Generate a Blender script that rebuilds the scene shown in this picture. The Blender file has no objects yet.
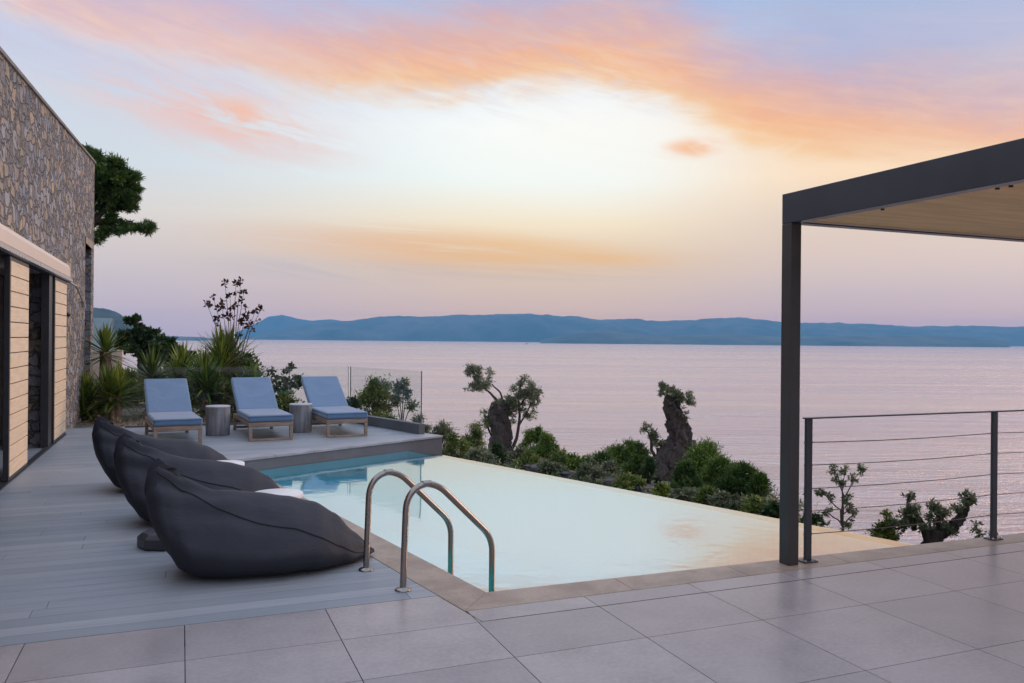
import bpy, bmesh, math, random
import numpy as np
from mathutils import Vector, Matrix, noise
rad = math.radians
scene = bpy.context.scene
COL = scene.collection

# ------------------------------------------------------------------ camera model (used to lay out measured points)
F = 813.0; EYE = 1.6; HY = 338.5; ROLL = rad(.5); YAW = rad(22.1)
def ray(px, py):
    a, b = px-512, py-HY
    c, s = math.cos(ROLL), math.sin(ROLL)
    u, v = (a*c+b*s)/F, (-a*s+b*c)/F
    return Vector((u*math.cos(YAW)+math.sin(YAW), -u*math.sin(YAW)+math.cos(YAW), -v))
def G(px, py, z=0.0):
    r = ray(px, py); t = (z-EYE)/r.z
    return Vector((r.x*t, r.y*t, z))
def P(px, py, d):
    r = ray(px, py)
    return Vector((r.x*d, r.y*d, EYE+r.z*d))

# ------------------------------------------------------------------ helpers
def smooth01(x, a, b):
    t = max(0., min(1., (x-a)/(b-a))); return t*t*(3-2*t)

def tag(o, label=None, cat=None, group=None, kind=None):
    if label: o['label'] = label
    if cat: o['category'] = cat
    if group: o['group'] = group
    if kind: o['kind'] = kind
    return o
def empty(name, loc=(0, 0, 0), rz=0.0):
    o = bpy.data.objects.new(name, None); COL.objects.link(o)
    o.location = loc; o.rotation_euler = (0, 0, rz); o.empty_display_size = .2
    return o
def copy_tree(o, parent=None):
    c = o.copy(); COL.objects.link(c)
    if parent: c.parent = parent
    for ch in [x for x in bpy.data.objects if x.parent == o]:
        copy_tree(ch, c)
    return c

class MB:
    def __init__(s): s.v = []; s.f = []
    def add(s, vs, fs):
        n = len(s.v); s.v += [tuple(p) for p in vs]; s.f += [tuple(i+n for i in f) for f in fs]; return s
    def box(s, x0, x1, y0, y1, z0, z1, M=None):
        vs = [Vector((x, y, z)) for z in (z0, z1) for x, y in ((x0, y0), (x1, y0), (x1, y1), (x0, y1))]
        if M: vs = [M @ p for p in vs]
        return s.add(vs, [(3, 2, 1, 0), (4, 5, 6, 7), (0, 1, 5, 4), (1, 2, 6, 5), (2, 3, 7, 6), (3, 0, 4, 7)])
    def prism(s, poly, z0, z1):
        n = len(poly); a = sum(poly[i][0]*poly[(i+1) % n][1]-poly[(i+1) % n][0]*poly[i][1] for i in range(n))
        if a < 0: poly = poly[::-1]
        vs = [(p[0], p[1], z0) for p in poly]+[(p[0], p[1], z1) for p in poly]
        fs = [tuple(range(n-1, -1, -1)), tuple(range(n, 2*n))]+[(i, (i+1) % n, n+(i+1) % n, n+i) for i in range(n)]
        return s.add(vs, fs)
    def tube(s, pts, rs, seg=10, cap=True, wob=0, rng=None):
        pts = [Vector(p) for p in pts]; n = len(pts)
        if not hasattr(rs, '__len__'): rs = [rs]*n
        vs = []; prev = None
        for i, p in enumerate(pts):
            t = (pts[min(i+1, n-1)]-pts[max(i-1, 0)]).normalized()
            if prev is None:
                prev = t.orthogonal().normalized()
            prev = (prev-t*prev.dot(t)).normalized()
            q = t.cross(prev)
            for k in range(seg):
                a = 2*math.pi*k/seg
                r = rs[i]
                if wob:
                    r *= 1+wob*(noise.noise(Vector((math.cos(a+i*.12)*1.8, math.sin(a+i*.12)*1.8, i*.085)))*1.6+noise.noise(Vector((math.cos(a+i*.15)*4.5, math.sin(a+i*.15)*4.5, i*.10+9)))*1.3)
                vs.append(p+(prev*math.cos(a)+q*math.sin(a))*r)
        fs = [(i*seg+k, i*seg+(k+1) % seg, (i+1)*seg+(k+1) % seg, (i+1)*seg+k) for i in range(n-1) for k in range(seg)]
        if cap: fs += [tuple(range(seg-1, -1, -1)), tuple((n-1)*seg+k for k in range(seg))]
        return s.add(vs, fs)
    def lathe(s, prof, seg=32, c=(0, 0)):
        n = len(prof); vs = [(c[0]+r*math.cos(2*math.pi*k/seg), c[1]+r*math.sin(2*math.pi*k/seg), z) for r, z in prof for k in range(seg)]
        fs = [(i*seg+k, i*seg+(k+1) % seg, (i+1)*seg+(k+1) % seg, (i+1)*seg+k) for i in range(n-1) for k in range(seg)]
        fs += [tuple(range(seg-1, -1, -1)), tuple((n-1)*seg+k for k in range(seg))]
        return s.add(vs, fs)
    def build(s, name, mat, parent=None, bevel=0, smooth=False, seg=2, subsurf=0):
        me = bpy.data.meshes.new(name); me.from_pydata(s.v, [], s.f); me.update()
        if smooth: me.polygons.foreach_set('use_smooth', [True]*len(me.polygons))
        o = bpy.data.objects.new(name, me); COL.objects.link(o)
        me.materials.append(mat)
        if parent: o.parent = parent
        if bevel:
            m = o.modifiers.new('bevel', 'BEVEL'); m.width = bevel; m.segments = seg; m.limit_method = 'ANGLE'; m.angle_limit = rad(40)
        if subsurf:
            m = o.modifiers.new('sub', 'SUBSURF'); m.levels = subsurf; m.render_levels = subsurf
        if smooth:
            try: me.set_sharp_from_angle(angle=rad(50))
            except Exception: pass
        return o

# ------------------------------------------------------------------ material node helper
class NT:
    def __init__(s, nt): s.nt = nt; s.L = nt.links
    def n(s, t, **k):
        o = s.nt.nodes.new(t)
        for a, b in k.items(): setattr(o, a, b)
        return o
    def put(s, sock, v):
        if isinstance(v, bpy.types.NodeSocket): s.L.new(v, sock)
        elif v is not None: sock.default_value = v
    def m(s, op, a, b=None, c=None, clamp=False):
        o = s.n('ShaderNodeMath', operation=op); o.use_clamp = clamp
        s.put(o.inputs[0], a)
        if b is not None: s.put(o.inputs[1], b)
        if c is not None: s.put(o.inputs[2], c)
        return o.outputs[0]
    def add(s, a, b): return s.m('ADD', a, b)
    def sub(s, a, b): return s.m('SUBTRACT', a, b)
    def mul(s, a, b): return s.m('MULTIPLY', a, b)
    def sm(s, x, a, b):            # smoothstep
        o = s.n('ShaderNodeMapRange', interpolation_type='SMOOTHSTEP')
        s.put(o.inputs[0], x); s.put(o.inputs[1], a); s.put(o.inputs[2], b)
        if isinstance(a, (int, float)) and isinstance(b, (int, float)) and a > b:
            o.inputs[1].default_value = b; o.inputs[2].default_value = a
            o.inputs[3].default_value = 1; o.inputs[4].default_value = 0
        return o.outputs[0]
    def mix(s, f, a, b, blend='MIX'):
        o = s.n('ShaderNodeMix', data_type='RGBA', blend_type=blend)
        s.put(o.inputs[0], f)
        for i, v in ((6, a), (7, b)):
            s.put(o.inputs[i], (tuple(v)+(1,) if not isinstance(v, bpy.types.NodeSocket) and len(v) == 3 else v))
        return o.outputs[2]
    def ramp(s, f, stops, interp='LINEAR'):
        o = s.n('ShaderNodeValToRGB'); o.color_ramp.interpolation = interp
        e = o.color_ramp.elements
        while len(e) < len(stops): e.new(.5)
        for i, (p, c) in enumerate(stops): e[i].position = p; e[i].color = tuple(c)+(1,)
        s.put(o.inputs[0], f); return o.outputs[0]
    def comb(s, x, y, z):
        o = s.n('ShaderNodeCombineXYZ')
        for i, v in enumerate((x, y, z)): s.put(o.inputs[i], v)
        return o.outputs[0]
    def sep(s, v):
        o = s.n('ShaderNodeSeparateXYZ'); s.put(o.inputs[0], v); return o.outputs
    def noise(s, vec, scale=5, detail=3, rough=.5, dist=0):
        o = s.n('ShaderNodeTexNoise'); s.put(o.inputs['Vector'], vec)
        o.inputs['Scale'].default_value = scale; o.inputs['Detail'].default_value = detail
        o.inputs['Roughness'].default_value = rough; o.inputs['Distortion'].default_value = dist
        return o.outputs['Fac'] if 'Fac' in o.outputs else o.outputs[0]
    def mapping(s, vec, sc=(1, 1, 1), rot=(0, 0, 0)):
        o = s.n('ShaderNodeMapping'); s.put(o.inputs[0], vec); o.inputs['Scale'].default_value = sc; o.inputs['Rotation'].default_value = rot
        return o.outputs[0]
    def bump(s, h, strength=.3, dist=.01, normal=None):
        o = s.n('ShaderNodeBump'); s.put(o.inputs['Height'], h)
        o.inputs['Strength'].default_value = strength; o.inputs['Distance'].default_value = dist
        if normal is not None: s.put(o.inputs['Normal'], normal)
        return o.outputs[0]

def new_mat(name):
    m = bpy.data.materials.new(name); m.use_nodes = True
    t = NT(m.node_tree); bs = m.node_tree.nodes['Principled BSDF']
    return m, t, bs
def objc(t): return t.n('ShaderNodeTexCoord').outputs['Object']
def geoP(t): return t.n('ShaderNodeNewGeometry').outputs['Position']

def pbr(name, color, rough=.6, metal=0, var=.12, scale=8, bump=0, bscale=60, bdist=.003, stretch=(1, 1, 1), spec=.5, sheen=0):
    m, t, b = new_mat(name)
    v = t.mapping(objc(t), stretch)
    n1 = t.noise(v, scale, 4, .6)
    lo = [c*(1-var) for c in color]; hi = [min(1, c*(1+var)) for c in color]
    t.put(b.inputs['Base Color'], t.mix(t.sm(n1, .3, .7), lo, hi))
    t.put(b.inputs['Roughness'], t.m('MULTIPLY_ADD', n1, .2, rough-.1))
    b.inputs['Metallic'].default_value = metal
    b.inputs['Specular IOR Level'].default_value = spec
    if sheen: b.inputs['Sheen Weight'].default_value = sheen
    if bump:
        t.put(b.inputs['Normal'], t.bump(t.noise(v, bscale, 3, .6), bump, bdist))
    return m

M = {}
# --- tiles
m, t, b = new_mat('porcelain_tile'); p = geoP(t)
at = t.n('ShaderNodeAttribute', attribute_name='tone').outputs['Fac']
n1 = t.noise(p, 2.2, 5, .62); n2 = t.noise(p, 38, 4, .6)
c = t.mix(t.sm(n1, .25, .75), (.25, .222, .215), (.365, .32, .308))
c = t.mix(t.mul(t.sm(n2, .35, .75), .35), c, (.48, .44, .42))
st0 = t.noise(p, .7, 5, .7, .6)
c = t.mix(t.mul(t.sm(st0, .50, .72), .35), c, (.22, .20, .19))
c = t.mix(t.mul(at, .42), c, (.21, .19, .185))
t.put(b.inputs['Base Color'], c)
t.put(b.inputs['Roughness'], t.m('MULTIPLY_ADD', n1, .20, .22))
t.put(b.inputs['Normal'], t.bump(n2, .12, .002)); M['tile'] = m
M['grout'] = pbr('grout', (.05, .048, .05), .9)
# --- deck boards
m, t, b = new_mat('composite_decking'); p = geoP(t)
at = t.n('ShaderNodeAttribute', attribute_name='tone').outputs['Fac']
s = t.sep(p)
g = t.noise(t.comb(t.mul(s[0], 1.2), t.mul(s[1], 60), 0), 1, 5, .65)
g2 = t.noise(p, .9, 4, .6)
c = t.mix(t.sm(g, .3, .72), (.25, .265, .28), (.345, .36, .375))
c = t.mix(t.mul(at, .65), c, (.18, .21, .23))
c = t.mix(t.mul(t.sm(g2, .45, .75), .3), c, (.36, .355, .36))
t.put(b.inputs['Base Color'], c)
t.put(b.inputs['Roughness'], t.m('MULTIPLY_ADD', g2, .25, .38))
wv = t.m('SINE', t.mul(s[1], 2*math.pi/.0175))
t.put(b.inputs['Normal'], t.bump(t.add(t.mul(wv, .5), g), .35, .0015)); M['deck'] = m
M['joist'] = pbr('deck_gap_dark', (.06, .06, .065), .9)
# --- coping stone
m, t, b = new_mat('coping_stone'); p = geoP(t)
n1 = t.noise(p, 3.5, 6, .65, .4); n2 = t.noise(p, 55, 3, .6)
c = t.mix(t.sm(n1, .3, .7), (.25, .18, .13), (.39, .30, .225))
c = t.mix(t.mul(t.sm(n2, .45, .7), .3), c, (.16, .125, .10))
t.put(b.inputs['Base Color'], c); t.put(b.inputs['Roughness'], t.m('MULTIPLY_ADD', n1, .2, .38))
t.put(b.inputs['Normal'], t.bump(n2, .2, .002)); M['coping'] = m
M['far_coping'] = pbr('pale_coping', (.30, .30, .31), .5, var=.15, scale=3, bump=.15)
M['pool_wall'] = pbr('pool_render', (.10, .105, .115), .6, var=.12, scale=2, bump=.2)
M['slot'] = pbr('drain_slot', (.025, .025, .025), .6)
# --- pool interior
m, t, b = new_mat('pool_mosaic'); p = geoP(t)
ck = t.n('ShaderNodeTexBrick'); t.put(ck.inputs['Vector'], p); ck.inputs['Scale'].default_value = 12
ck.offset = 0; ck.inputs['Color1'].default_value = (.02, .84, .90, 1); ck.inputs['Color2'].default_value = (.03, .88, .94, 1); ck.inputs['Mortar'].default_value = (.04, .74, .80, 1)
t.put(b.inputs['Base Color'], ck.outputs[0]); b.inputs['Roughness'].default_value = .4; M['mosaic'] = m
# --- pool water
m, t, b = new_mat('pool_water'); nt = m.node_tree; nt.nodes.remove(b); p = geoP(t)
out = nt.nodes['Material Output']
w1 = t.noise(t.mapping(p, (1, 1, 1)), 2.2, 3, .5, .3); w2 = t.noise(p, 7, 2, .5)
bp = t.bump(t.add(w1, t.mul(w2, .3)), .15, .016)
gl = t.n('ShaderNodeBsdfGlossy'); gl.inputs['Roughness'].default_value = .05; gl.inputs['Color'].default_value = (1, 1, 1, 1); t.put(gl.inputs['Normal'], bp)
tr = t.n('ShaderNodeBsdfTransparent'); tr.inputs['Color'].default_value = (.20, .95, 1, 1)
fr = t.n('ShaderNodeFresnel'); fr.inputs['IOR'].default_value = 1.6; t.put(fr.inputs['Normal'], bp)
mx = t.n('ShaderNodeMixShader'); t.put(mx.inputs[0], t.m('MULTIPLY_ADD', fr.outputs[0], .22, .54, clamp=True))
t.L.new(tr.outputs[0], mx.inputs[1]); t.L.new(gl.outputs[0], mx.inputs[2]); t.L.new(mx.outputs[0], out.inputs[0]); M['water'] = m
# --- sea
m, t, b = new_mat('sea_water'); nt = m.node_tree; nt.nodes.remove(b); p = geoP(t)
out = nt.nodes['Material Output']
pr = t.mapping(p, (1, 1, 1), (0, 0, YAW))
w1 = t.noise(t.mapping(pr, (.10, .34, 1)), 1, 5, .62, .4); w2 = t.noise(t.mapping(pr, (.006, .03, 1)), 1, 5, .65); w3 = t.noise(t.mapping(pr, (.7, 1.5, 1)), 1, 3, .6)
bp = t.bump(t.add(w1, t.add(t.mul(w2, 5), t.mul(w3, .45))), 1.0, 2.2)
gl = t.n('ShaderNodeBsdfGlossy'); t.put(gl.inputs['Normal'], bp)
st = t.noise(t.mapping(t.mapping(p, (1, 1, 1), (0, 0, YAW)), (.0006, .006, 1)), 1, 5, .6)
t.put(gl.inputs['Roughness'], t.m('MULTIPLY_ADD', t.sm(st, .35, .65), .10, .20))
t.put(gl.inputs['Color'], t.mix(t.sm(st, .38, .62), (.90, .73, .62), (.76, .62, .57)))
df = t.n('ShaderNodeBsdfDiffuse'); df.inputs['Color'].default_value = (.06, .08, .12, 1)
fr = t.n('ShaderNodeFresnel'); fr.inputs['IOR'].default_value = 1.33
mx = t.n('ShaderNodeMixShader'); t.put(mx.inputs[0], t.m('MULTIPLY_ADD', fr.outputs[0], .35, .62, clamp=True))
t.L.new(df.outputs[0], mx.inputs[1]); t.L.new(gl.outputs[0], mx.inputs[2]); t.L.new(mx.outputs[0], out.inputs[0]); M['sea'] = m
# --- rubble stone
def stone_mat(name, sc=(5.2, 5.2, 7.0), dark=1.0, mort=(.15, .135, .12)):
    m, t, b = new_mat(name); p = geoP(t)
    wob = t.n('ShaderNodeTexNoise'); t.put(wob.inputs['Vector'], p); wob.inputs['Scale'].default_value = 3.2; wob.inputs['Detail'].default_value = 6
    vm = t.n('ShaderNodeVectorMath', operation='MULTIPLY_ADD'); t.put(vm.inputs[0], wob.outputs['Color']); vm.inputs[1].default_value = (.34, .34, .26); t.put(vm.inputs[2], p)
    q = t.mapping(vm.outputs[0], sc)
    v1 = t.n('ShaderNodeTexVoronoi', feature='F1', distance='CHEBYCHEV'); t.put(v1.inputs['Vector'], q); v1.inputs['Scale'].default_value = 1; v1.inputs['Randomness'].default_value = .85
    v2 = t.n('ShaderNodeTexVoronoi', feature='F2', distance='CHEBYCHEV'); t.put(v2.inputs['Vector'], q); v2.inputs['Scale'].default_value = 1; v2.inputs['Randomness'].default_value = .85
    edge = t.sub(v2.outputs['Distance'], v1.outputs['Distance'])
    r = t.sep(v1.outputs['Color'])
    D = dark
    col = t.ramp(r[0], [(0, (.085*D, .09*D, .11*D)), (.22, (.15*D, .165*D, .20*D)), (.45, (.24*D, .245*D, .265*D)), (.64, (.25*D, .19*D, .135*D)), (.78, (.33*D, .23*D, .14*D)), (.87, (.10*D, .08*D, .07*D)), (1, (.36*D, .33*D, .28*D))], 'CONSTANT')
    col = t.mix(.2, col, t.ramp(r[1], [(0, (.12*D, .13*D, .16*D)), (1, (.30*D, .26*D, .21*D))]))
    n1 = t.noise(p, 14, 5, .65); n2 = t.noise(p, .8, 4, .6)
    col = t.mix(t.sm(n1, .4, .75), col, t.mix(.5, col, (.38*D, .33*D, .28*D)))
    n5 = t.noise(p, 4.5, 5, .7)
    col = t.mix(t.mul(t.sm(n5, .45, .7), .35), col, (.30*D, .22*D, .15*D)); col = t.mix(t.mul(t.sm(n5, .5, .25), .55), col, (.10*D, .11*D, .14*D))
    col = t.mix(t.mul(t.sm(n2, .4, .7), .3), col, (.12*D, .13*D, .16*D))
    em = t.sm(edge, .02, .12)
    col = t.mix(em, mort, col)
    t.put(b.inputs['Base Color'], col); b.inputs['Roughness'].default_value = .85
    h = t.add(t.mul(em, .8), t.add(t.mul(n1, .5), t.mul(r[2], .5)))
    t.put(b.inputs['Normal'], t.bump(h, 1, .09))
    return m
M['stone'] = stone_mat('rubble_stone', (4.3, 4.3, 6.2), 1.6, (.22, .19, .16))
M['cap'] = pbr('stone_cap', (.22, .20, .185), .8, var=.2, scale=3, bump=.4)
M['dry'] = stone_mat('dry_stone', (3.2, 3.2, 7), .4, (.04, .035, .03))
M['cream'] = pbr('cream_boards', (.80, .62, .42), .55, var=.08, scale=3, stretch=(1, 1, 12), bump=.2)
M['cream_metal'] = pbr('cream_metal', (.72, .58, .47), .4, var=.04, scale=2)
M['dark_frame'] = pbr('dark_frame', (.035, .033, .034), .4, var=.1)
M['inside'] = pbr('interior_wall', (.42, .40, .37), .9)
M['anthra'] = pbr('anthracite_metal', (.040, .041, .048), .38, var=.10, scale=3, bump=.1, bscale=20)
M['bronze'] = pbr('bronze_metal', (.046, .040, .036), .38, var=.12, scale=3)
M['steel'] = pbr('stainless_steel', (.30, .265, .235), .27, metal=1, var=.05, scale=2)
M['cable'] = pbr('steel_cable', (.16, .15, .15), .35, metal=.8, var=.05)
M['silver'] = pbr('silver_aluminium', (.45, .47, .5), .3, metal=.9, var=.05)
# --- pergola ceiling
m, t, b = new_mat('ceiling_boards'); p = objc(t)
s = t.sep(p)
g = t.noise(t.comb(t.mul(s[0], 1.2), t.mul(s[1], 14), 0), 1, 5, .6)
g3 = t.noise(p, 1.2, 3, .6)
c = t.mix(t.sm(g, .3, .7), (.66, .36, .10), (.84, .50, .17))
c = t.mix(t.mul(t.sm(g3, .4, .7), .3), c, (.52, .28, .09))
t.put(b.inputs['Base Color'], c); b.inputs['Roughness'].default_value = .5
t.put(b.inputs['Normal'], t.bump(g, .2, .004)); M['ceiling'] = m
# --- fabric
def fabric(name, col, var=.1, weave=900, rough=.9, sheen=.15, folds=0):
    m, t, b = new_mat(name); p = objc(t)
    n1 = t.noise(p, 3, 4, .6); n2 = t.noise(p, weave*.35, 2, .6)
    lo = [c*(1-var) for c in col]; hi = [c*(1+var) for c in col]
    c = t.mix(t.sm(n1, .3, .7), lo, hi); c = t.mix(t.mul(t.sm(n2, .3, .7), .35), c, [x*.7 for x in col])
    t.put(b.inputs['Base Color'], c); b.inputs['Roughness'].default_value = rough
    b.inputs['Sheen Weight'].default_value = sheen
    h = t.mul(n2, .4)
    nrm = t.bump(h, .3, .002)
    if folds:
        f1 = t.noise(t.mapping(p, (1.8, 2.6, 2.6)), 1.6, 3, .5, .4)
        nrm = t.bump(f1, folds, .06, nrm)
        f2 = t.noise(t.mapping(p, (1.4, 2.6, 3.2)), 1.7, 3, .5, 1.6); nrm = t.bump(t.sm(t.m('ABSOLUTE', t.sub(f2, .5)), 0, .12), folds*.35, .008, nrm)
    t.put(b.inputs['Normal'], nrm); return m
M['bag'] = fabric('charcoal_canvas', (.016, .018, .026), .12, folds=.32, rough=.7, sheen=0)
M['piping'] = fabric('charcoal_piping', (.012, .012, .015))
M['cushion'] = fabric('blue_grey_canvas', (.10, .185, .30), .08, folds=.2, rough=.6, sheen=.3)
M['cushion_piping'] = fabric('dark_blue_piping', (.05, .11, .20))
# --- wood
def wood(name, lo, hi, ax=(2, 2, 24)):
    m, t, b = new_mat(name); p = objc(t)
    g = t.noise(t.mapping(p, ax), 1.5, 5, .65, .5)
    t.put(b.inputs['Base Color'], t.mix(t.sm(g, .3, .7), lo, hi)); b.inputs['Roughness'].default_value = .6
    t.put(b.inputs['Normal'], t.bump(g, .3, .003)); return m
M['teak'] = wood('weathered_teak', (.20, .14, .10), (.36, .27, .20), (3, 14, 14))
M['white_top'] = pbr('white_concrete', (.72, .70, .68), .5, var=.05, scale=5)
m, t, b = new_mat('wood_stump'); p = objc(t)
g = t.noise(t.mapping(p, (18, 18, 1.5)), 1, 5, .6); g2 = t.noise(p, 5, 4, .6)
c = t.mix(t.sm(g, .3, .7), (.13, .135, .145), (.29, .29, .30)); c = t.mix(t.mul(t.sm(g2, .4, .7), .5), c, (.20, .17, .15))
t.put(b.inputs['Base Color'], c); b.inputs['Roughness'].default_value = .85; t.put(b.inputs['Normal'], t.bump(g, .6, .01)); M['drum'] = m
M['drum_top'] = pbr('pale_wood_end', (.42, .42, .42), .7, var=.12, scale=9, bump=.2)
# --- glass
m, t, b = new_mat('clear_glass'); nt = m.node_tree; nt.nodes.remove(b); out = nt.nodes['Material Output']
gl = t.n('ShaderNodeBsdfGlossy'); gl.inputs['Roughness'].default_value = 0
tr = t.n('ShaderNodeBsdfTransparent'); tr.inputs['Color'].default_value = (.93, .96, .955, 1)
lw = t.n('ShaderNodeLayerWeight'); lw.inputs[0].default_value = .5
mx = t.n('ShaderNodeMixShader'); t.put(mx.inputs[0], t.m('MULTIPLY_ADD', t.m('POWER', lw.outputs['Facing'], 5), .45, .03)); t.L.new(tr.outputs[0], mx.inputs[1]); t.L.new(gl.outputs[0], mx.inputs[2]); t.L.new(mx.outputs[0], out.inputs[0]); M['glass'] = m
M['glass_edge'] = pbr('glass_edge_green', (.07, .13, .12), .2, var=.1)
M['pale_glass'] = pbr('pale_frosted_glass', (.42, .58, .62), .2, var=.05)
M['dark_glass'] = pbr('dark_window_glass', (.015, .016, .018), .08, var=.05)
# --- foliage
def leafmat(name, c0, c1, c2, rough=.5, trans=.25):
    m, t, b = new_mat(name)
    at = t.n('ShaderNodeAttribute', attribute_name='tone').outputs['Fac']
    col = t.ramp(at, [(0, c0), (.55, c1), (1, c2)])
    t.put(b.inputs['Base Color'], col); b.inputs['Roughness'].default_value = rough
    b.inputs['Specular IOR Level'].default_value = .35
    tl = t.n('ShaderNodeBsdfTranslucent'); t.put(tl.inputs['Color'], col)
    mx = t.n('ShaderNodeMixShader'); mx.inputs[0].default_value = trans
    out = m.node_tree.nodes['Material Output']
    t.L.new(b.outputs[0], mx.inputs[1]); t.L.new(tl.outputs[0], mx.inputs[2]); t.L.new(mx.outputs[0], out.inputs[0])
    return m
M['pine'] = leafmat('pine_needles', (.018, .045, .010), (.065, .125, .022), (.19, .26, .05))
M['pinebush'] = leafmat('bright_pine', (.03, .07, .012), (.11, .19, .028), (.32, .38, .08))
M['olive'] = leafmat('olive_leaves', (.06, .08, .04), (.16, .19, .09), (.34, .35, .19))
M['shrub'] = leafmat('shrub_leaves', (.05, .085, .022), (.15, .20, .045), (.36, .36, .10))
M['grey_shrub'] = leafmat('grey_shrub_leaves', (.07, .09, .05), (.17, .20, .11), (.34, .34, .19))
M['dark_shrub'] = leafmat('dark_leaves', (.015, .035, .014), (.045, .085, .028), (.12, .17, .05))
M['yucca'] = leafmat('yucca_blades', (.05, .09, .02), (.17, .23, .035), (.60, .54, .08), .4, .3)
M['yucca_dark'] = leafmat('dark_yucca_blades', (.025, .06, .015), (.09, .155, .03), (.30, .34, .06), .4, .2)
M['dry_flower'] = leafmat('dry_seed_heads', (.035, .018, .016), (.075, .035, .03), (.14, .08, .06), .8, .1)
M['dry_leaf'] = leafmat('dry_leaves', (.16, .11, .06), (.26, .19, .10), (.36, .29, .17), .8, .15)
m, t, b = new_mat('bark'); p = objc(t)
g = t.noise(t.mapping(p, (9, 9, 2.5)), 1.2, 6, .7, .8)
t.put(b.inputs['Base Color'], t.mix(t.sm(g, .3, .7), (.016, .012, .010), (.085, .064, .052))); b.inputs['Roughness'].default_value = .9
t.put(b.inputs['Normal'], t.bump(g, 1, .05)); M['bark'] = m
M['twig'] = pbr('twig', (.09, .07, .055), .9)
M['ystem'] = pbr('yucca_stem', (.28, .20, .13), .85, var=.3, scale=20, bump=.6, bscale=30, bdist=.01)
# --- ground
m, t, b = new_mat('ground_earth'); p = geoP(t)
n1 = t.noise(p, .5, 6, .65); n2 = t.noise(p, 6, 5, .7)
c = t.mix(t.sm(n2, .3, .7), (.13, .10, .075), (.29, .22, .165))
c = t.mix(t.sm(n1, .42, .58), c, (.05, .055, .03))
t.put(b.inputs['Base Color'], c); b.inputs['Roughness'].default_value = .95; t.put(b.inputs['Normal'], t.bump(n2, .8, .06)); M['ground'] = m
m, t, b = new_mat('far_hill_scrub'); p = geoP(t)
n1 = t.noise(p, .0016, 7, .62); n2 = t.noise(p, .012, 5, .65)
c = t.mix(t.sm(n1, .35, .65), (.03, .055, .04), (.10, .10, .075)); c = t.mix(t.mul(t.sm(n2, .4, .7), .4), c, (.02, .04, .03))
t.put(b.inputs['Base Color'], c); b.inputs['Roughness'].default_value = .95; M['hill'] = m
m, t, b = new_mat('near_hill_scrub'); p = geoP(t)
n1 = t.noise(p, .012, 7, .62)
t.put(b.inputs['Base Color'], t.mix(t.sm(n1, .35, .65), (.012, .028, .022), (.035, .05, .03))); b.inputs['Roughness'].default_value = .95; M['near_hill'] = m
M['rock'] = pbr('grey_rock', (.26, .24, .22), .9, var=.35, scale=2.5, bump=.8, bscale=9, bdist=.04)
M['boat'] = pbr('boat_hull', (.05, .055, .07), .5)
M['boat_white'] = pbr('boat_cabin', (.5, .5, .5), .5)
M['black'] = pbr('black_metal', (.015, .015, .017), .4)

# ------------------------------------------------------------------ plan (metres; x along the boards, y away from the viewer)
C0 = Vector((1.79, 4.80)); C1 = Vector((.61, 11.07)); C2 = Vector((3.97, 12.78)); NR = Vector((6.13, 4.73))
ldir = (C1-C0).normalized(); lnorm = Vector((-ldir.y, ldir.x))      # points to -x (deck side)
fdir = (C2-C1).normalized(); fnorm = Vector((-fdir.y, fdir.x))      # points away (+y)
W = -.17
IF = Vector((3.415, 12.50))                                          # far end of the infinity edge
idir = (NR-IF).normalized(); inorm = Vector((-idir.y, idir.x))
if inorm.x < 0: inorm = -inorm
REAR = 15.68
C3 = Vector((3.12, REAR))

def cut(poly, p, n):       # keep the side where (q-p).n >= 0
    out = []
    for i in range(len(poly)):
        a, b_ = Vector(poly[i]), Vector(poly[(i+1) % len(poly)])
        da, db = (a-p).dot(n), (b_-p).dot(n)
        if da >= 0: out.append(a)
        if (da > 0 > db) or (da < 0 < db): out.append(a+(b_-a)*(da/(da-db)))
    return out

def slabs(name, polys, z0, z1, mat, parent=None, inset=0, seed=1):
    """many slabs in one mesh, each with a random tone"""
    rng = random.Random(seed); mb = MB(); tones = []
    for poly in polys:
        if len(poly) < 3: continue
        n0 = len(mb.v); mb.prism([tuple(q) for q in poly], z0, z1)
        tones += [rng.random()]*(len(mb.v)-n0)
    o = mb.build(name, mat, parent)
    a = o.data.attributes.new('tone', 'FLOAT', 'POINT'); a.data.foreach_set('value', tones)
    return o
def rect(x0, x1, y0, y1): return [Vector((x0, y0)), Vector((x1, y0)), Vector((x1, y1)), Vector((x0, y1))]

# terrace paving
g = .0025; xs = [.027+.767*k for k in range(-10, 22)]
rows = [(4.31, 3.77), (3.77, 3.012), (3.012, 2.254)]
y = 2.254
while y > -6: rows.append((y, y-.762)); y -= .762
polys = []
lo_out = C0+lnorm*.29
for i in range(len(xs)-1):
    for (y1, y0) in rows: polys.append(rect(xs[i]+g, xs[i+1]-g, y0+g, y1-g))
    # row against the deck
    pl = rect(xs[i]+g, xs[i+1]-g, 4.31+g, 4.84-g)
    pl = cut(pl, lo_out+lnorm*.006, lnorm); polys.append(pl)
    if xs[i+1] > 1.62:
        polys.append(cut(rect(max(xs[i]+g, 1.5), xs[i+1]-g, 4.31+.008, 4.508), lo_out-lnorm*.0, -lnorm))
pav = slabs('terrace_paving', polys, -.03, 0, M['tile'], seed=4); tag(pav, kind='structure')
sub = MB().prism([(-8, -6.2), (17, -6.2), (17, 4.51), (-8, 4.51)], -.3, -.004).build('terrace_base', M['grout']); tag(sub, kind='structure')
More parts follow.
